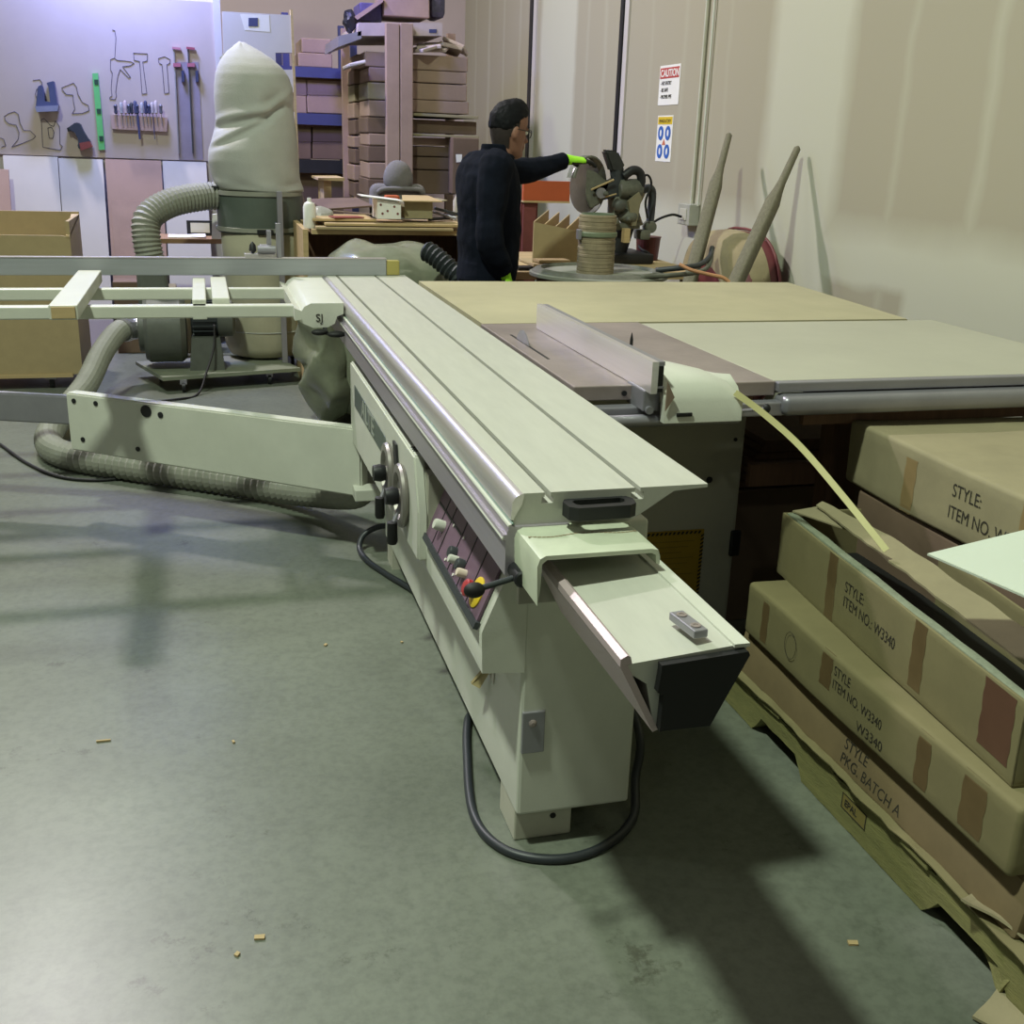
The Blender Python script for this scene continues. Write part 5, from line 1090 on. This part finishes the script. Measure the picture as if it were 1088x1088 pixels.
# nose, brow, lips, chin, ears
prism(bm, [hp_(.080, -.008, .018), hp_(.080, .008, .018), hp_(.106, .010, -.028), hp_(.108, 0, -.032), hp_(.106, -.010, -.028)], HR @ V((-.03, 0, 0)))
ball(bm, hp_(.098, 0, -.028), (.014, .015, .010), HR)
ball(bm, hp_(.083, 0, -.058), (.012, .022, .006), HR); ball(bm, hp_(.081, 0, -.068), (.011, .020, .006), HR)
ball(bm, hp_(.076, 0, -.094), (.015, .022, .018), HR); ball(bm, hp_(.080, 0, -.048), (.014, .018, .014), HR); ball(bm, hp_(.078, 0, -.078), (.012, .018, .010), HR)
ball(bm, hp_(.078, 0, .022), (.014, .045, .008), HR)
for s in (-1, 1):
    ball(bm, hp_(-.004, s*.074, -.008), (.017, .010, .031), HR)
    ball(bm, hp_(.002, s*.070, -.028), (.010, .008, .010), HR)
# neck
nk = [hp_(-.015, 0, -.07), hp_(-.028, 0, -.13), V((HC_.x-.05, 5.3, HC_.z-.15)), V((HC_.x-.065, 5.3, HC_.z-.18))]
rings(bm, [ellring(c, V((r, 0, 0)), V((0, r*.95, 0))) for c, r in zip(nk, (.055, .058, .064, .08))])
# torso, arms, hips and legs
zs = HC_.z-.150
TR = [(zs+.03, 1.335, .07, .10), (zs, 1.325, .10, .17), (zs-.05, 1.325, .118, .205), (zs-.14, 1.33, .125, .205), (zs-.26, 1.335, .128, .19), (zs-.38, 1.34, .125, .18), (zs-.47, 1.335, .122, .18), (.90, 1.33, .12, .18), (.86, 1.325, .118, .175), (.80, 1.32, .115, .17)]
off = HC_.x-1.425
rings(bm, [ellring((x+off, 5.3, z), V((a, 0, 0)), V((0, b, 0)), e=.9) for z, x, a, b in TR])
SX_ = 1.325+off
shL = V((SX_, 5.3+.185, zs-.02)); shR = V((SX_-.01, 5.3-.185, zs-.03))
wrL = at(601, 171, Y=5.75)
elL = shL.lerp(wrL, .52)+V((0, .02, -.035))
def limb(bmx, pts, rad, n=14): tube(bmx, smooth(pts, 6), 0, n, rad=[rad[min(int(i/6), len(rad)-1)]*(1-(i % 6)/6)+rad[min(int(i/6)+1, len(rad)-1)]*((i % 6)/6) for i in range(6*(len(pts)-1)+1)])
limb(bm, [shL+V((-.03, -.04, 0)), shL, elL, wrL], [.06, .058, .045, .030])
elR = shR+V((-.03, -.045, -.29)); wrR = V((shR.x+.06, shR.y+.0, .905))
limb(bm, [shR+V((.03, .04, 0)), shR, elR, wrR], [.06, .058, .045, .030])
for s in (-1, 1):
    limb(bm, [(SX_, 5.3+s*.08, .88), (SX_+.01, 5.3+s*.10, .48), (SX_-.01, 5.3+s*.11, .10)], [.095, .062, .045])
    limb(bm, [(SX_-.04, 5.3+s*.11, .045), (SX_+.05, 5.3+s*.115, .04), (SX_+.17, 5.3+s*.12, .035)], [.036, .036, .028])
bm = evalmesh(bm, [('REMESH', dict(mode='VOXEL', voxel_size=.0055)), ('SMOOTH', dict(factor=.5, iterations=3))])
P('body', bm, SKIN, pp, sm='all')
for s in (-1, 1):
    P('eye', ball(B(), hp_(.073, s*.030, .006), (.012, .012, .010), HR), PAPERP, pp, sm='all'); P('iris', ball(B(), hp_(.083, s*.031, .005), (.003, .005, .005), HR), DARK, pp)
    P('eyebrow', tube(B(), [hp_(.088, s*.014, .030), hp_(.086, s*.032, .034), hp_(.072, s*.052, .028)], .003, 6), HAIR, pp)
# hair
bm = B(); bmesh.ops.create_icosphere(bm, subdivisions=5, radius=1)
for v in bm.verts:
    d_ = v.co.normalized(); lx = d_.x; z = .035+d_.z*.105; 
    x = -.010+lx*(.105 if lx > 0 else .099); y = d_.y*.079
    g = 1.0
    hair_low = -.005 if lx < -.1 else (.02+.07*max(0, lx)**.6)
    if z < hair_low: g = .72 if z < hair_low-.03 else .9
    zz_ = z-.002+(.034*max(0, lx+.2)*max(0, d_.z))
    v.co = V((x*g, y*g, zz_ if g == 1 else max(z, -.06)*1)) + V(noise.noise_vector(d_*5))*.004*g + V((0, 0, 1))*.003*noise.noise(d_*16)*(g == 1)
bm.transform(Matrix.Translation(HC_) @ HR.to_4x4()); P('hair', bm, HAIR, pp, sm='all')
# close cropped sides and nape
bm = B(); rr_ = []
for z, xb, xf, w in [(-.085, -.064, .082, .054), (-.06, -.074, .079, .062), (-.035, -.085, .08, .067), (-.01, -.093, .084, .071), (.02, -.099, .082, .074), (.04, -.099, .083, .075)]:
    cx_ = (xb+xf)/2; rx_ = (xf-xb)/2
    a0 = math.pi*(.60 if z < -.02 else .44)
    rr_.append([hp_(cx_+(rx_+.0035)*math.cos(a0+(2*math.pi-2*a0)*k/24), (w+.0035)*math.sin(a0+(2*math.pi-2*a0)*k/24), z) for k in range(25)])
V2 = [[bm.verts.new(p) for p in r] for r in rr_]
for i in range(len(V2)-1):
    for j in range(24): bm.faces.new((V2[i][j], V2[i][j+1], V2[i+1][j+1], V2[i+1][j]))
P('cropped_hair', bm, mat('cropped_hair', '2b2221', .85, var=.3, scale=60), pp, sm='all')
# glasses
gl = B()
for s in (-1, 1):
    tube(gl, [hp_(.098-.012*abs(math.cos(a)*.5), s*.032+.021*math.cos(a), .004+.017*math.sin(a)) for a in [2*math.pi*k/20 for k in range(21)]], .0022, 6)
    tube(gl, [hp_(.090, s*.055, .010), hp_(.05, s*.076, .010), hp_(-.002, s*.080, .008), hp_(-.012, s*.080, -.004)], .0022, 6)
tube(gl, [hp_(.099, -.011, .006), hp_(.099, .011, .006)], .002, 6)
P('glasses', gl, DARK, pp)
# jacket
bm = rings(B(), [ellring((x+off, 5.3, z), V((a+.020, 0, 0)), V((0, b+.02, 0)), e=.9) for z, x, a, b in [(zs+.055, 1.335, .052, .052)]+TR[:-1]])
limb(bm, [shL+V((.0, -.05, -.01)), shL, elL, wrL+(elL-wrL)*.03], [.078, .078, .062, .045])
limb(bm, [shR+V((.03, .05, 0)), shR, elR, wrR+(elR-wrR)*.06], [.085, .082, .066, .046])
rings(bm, [ellring((HC_.x-.050-h*.2, 5.3, zs+.025+h), V((r, 0, 0)), V((0, r*.95, 0))) for h, r in ((0, .085), (.03, .076), (.065, .073))])
bm = evalmesh(bm, [('REMESH', dict(mode='VOXEL', voxel_size=.007)), ('SMOOTH', dict(factor=.5, iterations=4))])
for v in bm.verts:
    f = 1 if v.co.z > .95 else .5
    v.co += v.normal*(.011*noise.noise(V((v.co.x*6, v.co.y*6, v.co.z*9)))+.003*noise.noise(v.co*25))*f
P('jacket', bm, NAVY, pp, sm='all')
bm = rings(B(), [ellring((x+off, 5.3, z), V((a+.012, 0, 0)), V((0, b+.012, 0)), e=.9) for z, x, a, b in TR[-3:]])
for s in (-1, 1): limb(bm, [(SX_, 5.3+s*.08, .86), (SX_+.01, 5.3+s*.10, .48), (SX_-.01, 5.3+s*.11, .09)], [.115, .085, .072])
bm = evalmesh(bm, [('REMESH', dict(mode='VOXEL', voxel_size=.01)), ('SMOOTH', dict(factor=.5, iterations=3))]); P('trousers', bm, NAVY2, pp, sm='all')
for s in (-1, 1):
    bm = B(); limb(bm, [(SX_-.06, 5.3+s*.11, .055), (SX_+.05, 5.3+s*.115, .05), (SX_+.19, 5.3+s*.12, .042)], [.048, .05, .042])
    for v in bm.verts: v.co.z = max(v.co.z, .002)
    P('shoe', bm, BLACK, pp, sm='all')
# gloves: neon knit with dark coated fingers
def glove(w, fd, up_, curl, label):
    fd = V(fd).normalized(); up_ = V(up_); up_ = (up_-fd*up_.dot(fd)).normalized(); sd = fd.cross(up_)
    F = lambda a, b, c: V(w)+fd*a+sd*b+up_*c
    bm = B()
    rings(bm, [ellring(F(a, 0, 0), sd*r, up_*t_) for a, r, t_ in ((-.045, .034, .030), (-.02, .033, .028), (.02, .042, .022), (.06, .045, .018), (.088, .043, .016))])
    for k, (b, l) in enumerate(((-.033, .062), (-.011, .074), (.011, .070), (.033, .055))):
        p = [F(.07, b, 0), F(.088, b*1.05, .0)]
        a_ = 0
        q = p[-1]
        for j in range(3):
            a_ += curl*(.6 if j == 0 else 1); q = q+(fd*math.cos(a_)-up_*math.sin(a_))*(l/3); p.append(q)
        tube(bm, smooth(p, 3), .0095, 10)
    tube(bm, smooth([F(.0, -.030, -.004), F(.03, -.052, -.014), F(.055, -.058, -.028), F(.078, -.052, -.036)], 3), .011, 10)
    bm = evalmesh(bm, [('REMESH', dict(mode='VOXEL', voxel_size=.0035)), ('SMOOTH', dict(factor=.5, iterations=2))])
    me = bpy.data.meshes.new('glove'); bm.to_mesh(me); bm.free()
    for p in me.polygons: p.use_smooth = True
    wv = V(w)
    for p in me.polygons:
        c = p.center-wv; a = c.dot(fd); h = c.dot(up_)
        if a > .075 or (a > .0 and h < -.006): p.material_index = 1
    o = link('glove', me, [NEON, BLACK], pp); o['label'] = label
glove(wrL+(wrL-elL).normalized()*.03, (1, .10, -.02), (0, -.15, 1), .28, 'neon yellow-green glove with black coated fingers on the saw')
glove(wrR+V((.005, 0, -.012)), (.35, .05, -.75), (.9, -.3, .3), .35, 'neon yellow-green glove hanging beside the plywood table')

# ------------------------------------------------------------------ small debris on the floor
for i, (u, v, s_) in enumerate(((110, 788, (.035, .006)), (346, 686, (.012, .008)), (427, 683, (.008, .006)), (276, 997, (.020, .012)), (252, 1015, (.010, .008)), (248, 789, (.012, .006)), (906, 1003, (.02, .012)))):
    p = at(u, v, Z=0); o = P('debris_chip', jit(obox(B(), (p.x, p.y, .003), (s_[0], s_[1], .004), (0, 0, i)), .001, 90, i), WOOD); tag(o, ['long pale splinter on the floor at the left', 'pale chip on the floor nearest the saw base foot, left of a smaller chip', 'tiny chip on the floor close to the saw base', 'largest chip on the open floor, bottom left', 'small chip left of the largest floor chip', 'small chip in the middle of the open floor', 'chip on the floor right of the dark shadow near the pallet'][i], 'debris')

# ------------------------------------------------------------------ light and camera
def area(name, loc, tgt, size, power, col, spread=180):
    L = bpy.data.lights.new(name, 'AREA'); L.shape = 'DISK'; L.size = size; L.energy = power; L.color = col; L.spread = math.radians(spread)
    o = bpy.data.objects.new(name, L); COL.objects.link(o); o.location = loc
    o.rotation_euler = (V(tgt)-V(loc)).to_track_quat('-Z', 'Y').to_euler(); return o
area('high_bay_near', (-1.9, 1.35, 6.9), (.6, 2.2, 0), .45, 470, (.87, 1, .80))
area('high_bay_mid', (-1.75, 8.6, 6.6), (.2, 7, 0), .45, 455, (.98, .90, .95))
area('high_bay_far', (-1.9, 10.4, 6.6), (.2, 9, 0), .40, 85, (.84, 1, .74))
area('high_bay_rear', (-2.0, -6.0, 6.9), (0, 0, 0), .45, 35, (.9, 1, .85))
area('high_bay_left', (-6.5, 4.5, 6.9), (-3, 4.5, 0), .45, 45, (.95, 1, .95))
area('flare_fill', (-.5, 8.25, 3.2), (-.2, 9.2, 1.8), .5, 90, (.30, .38, 1))  # added blue fill imitating lens-flare haze on the tool board, no real fixture
area('flare_fill', (.75, 9.0, 3.3), (1.25, 11.0, 1.9), .4, 17, (.24, .22, 1), 100)  # second added fill, tints the left rack like the same flare
w = bpy.data.worlds.new('hall_ambient'); S.world = w; w.use_nodes = True
w.node_tree.nodes['Background'].inputs[0].default_value = (.80, .86, .80, 1); w.node_tree.nodes['Background'].inputs[1].default_value = .095
cam = bpy.data.cameras.new('camera'); co = bpy.data.objects.new('camera', cam); COL.objects.link(co)
# camera axes in world: right = (x.x, y.x, z.x) ...
rgt = V((_x.x, _y.x, _z.x)); dwn = V((_x.y, _y.y, _z.y)); fwd = V((_x.z, _y.z, _z.z))
Mc = Matrix((rgt, -dwn, -fwd)).transposed().to_4x4(); Mc.translation = V((0, 0, HC)); co.matrix_world = Mc
cam.sensor_fit = 'HORIZONTAL'; cam.sensor_width = 36; cam.lens = 36*FPX/1088; cam.clip_start = .05
S.camera = co
S.view_settings.view_transform = 'Standard'; S.view_settings.look = 'None'; S.view_settings.gamma = 1; S.view_settings.use_curve_mapping = False
S.view_settings.exposure = -0.08
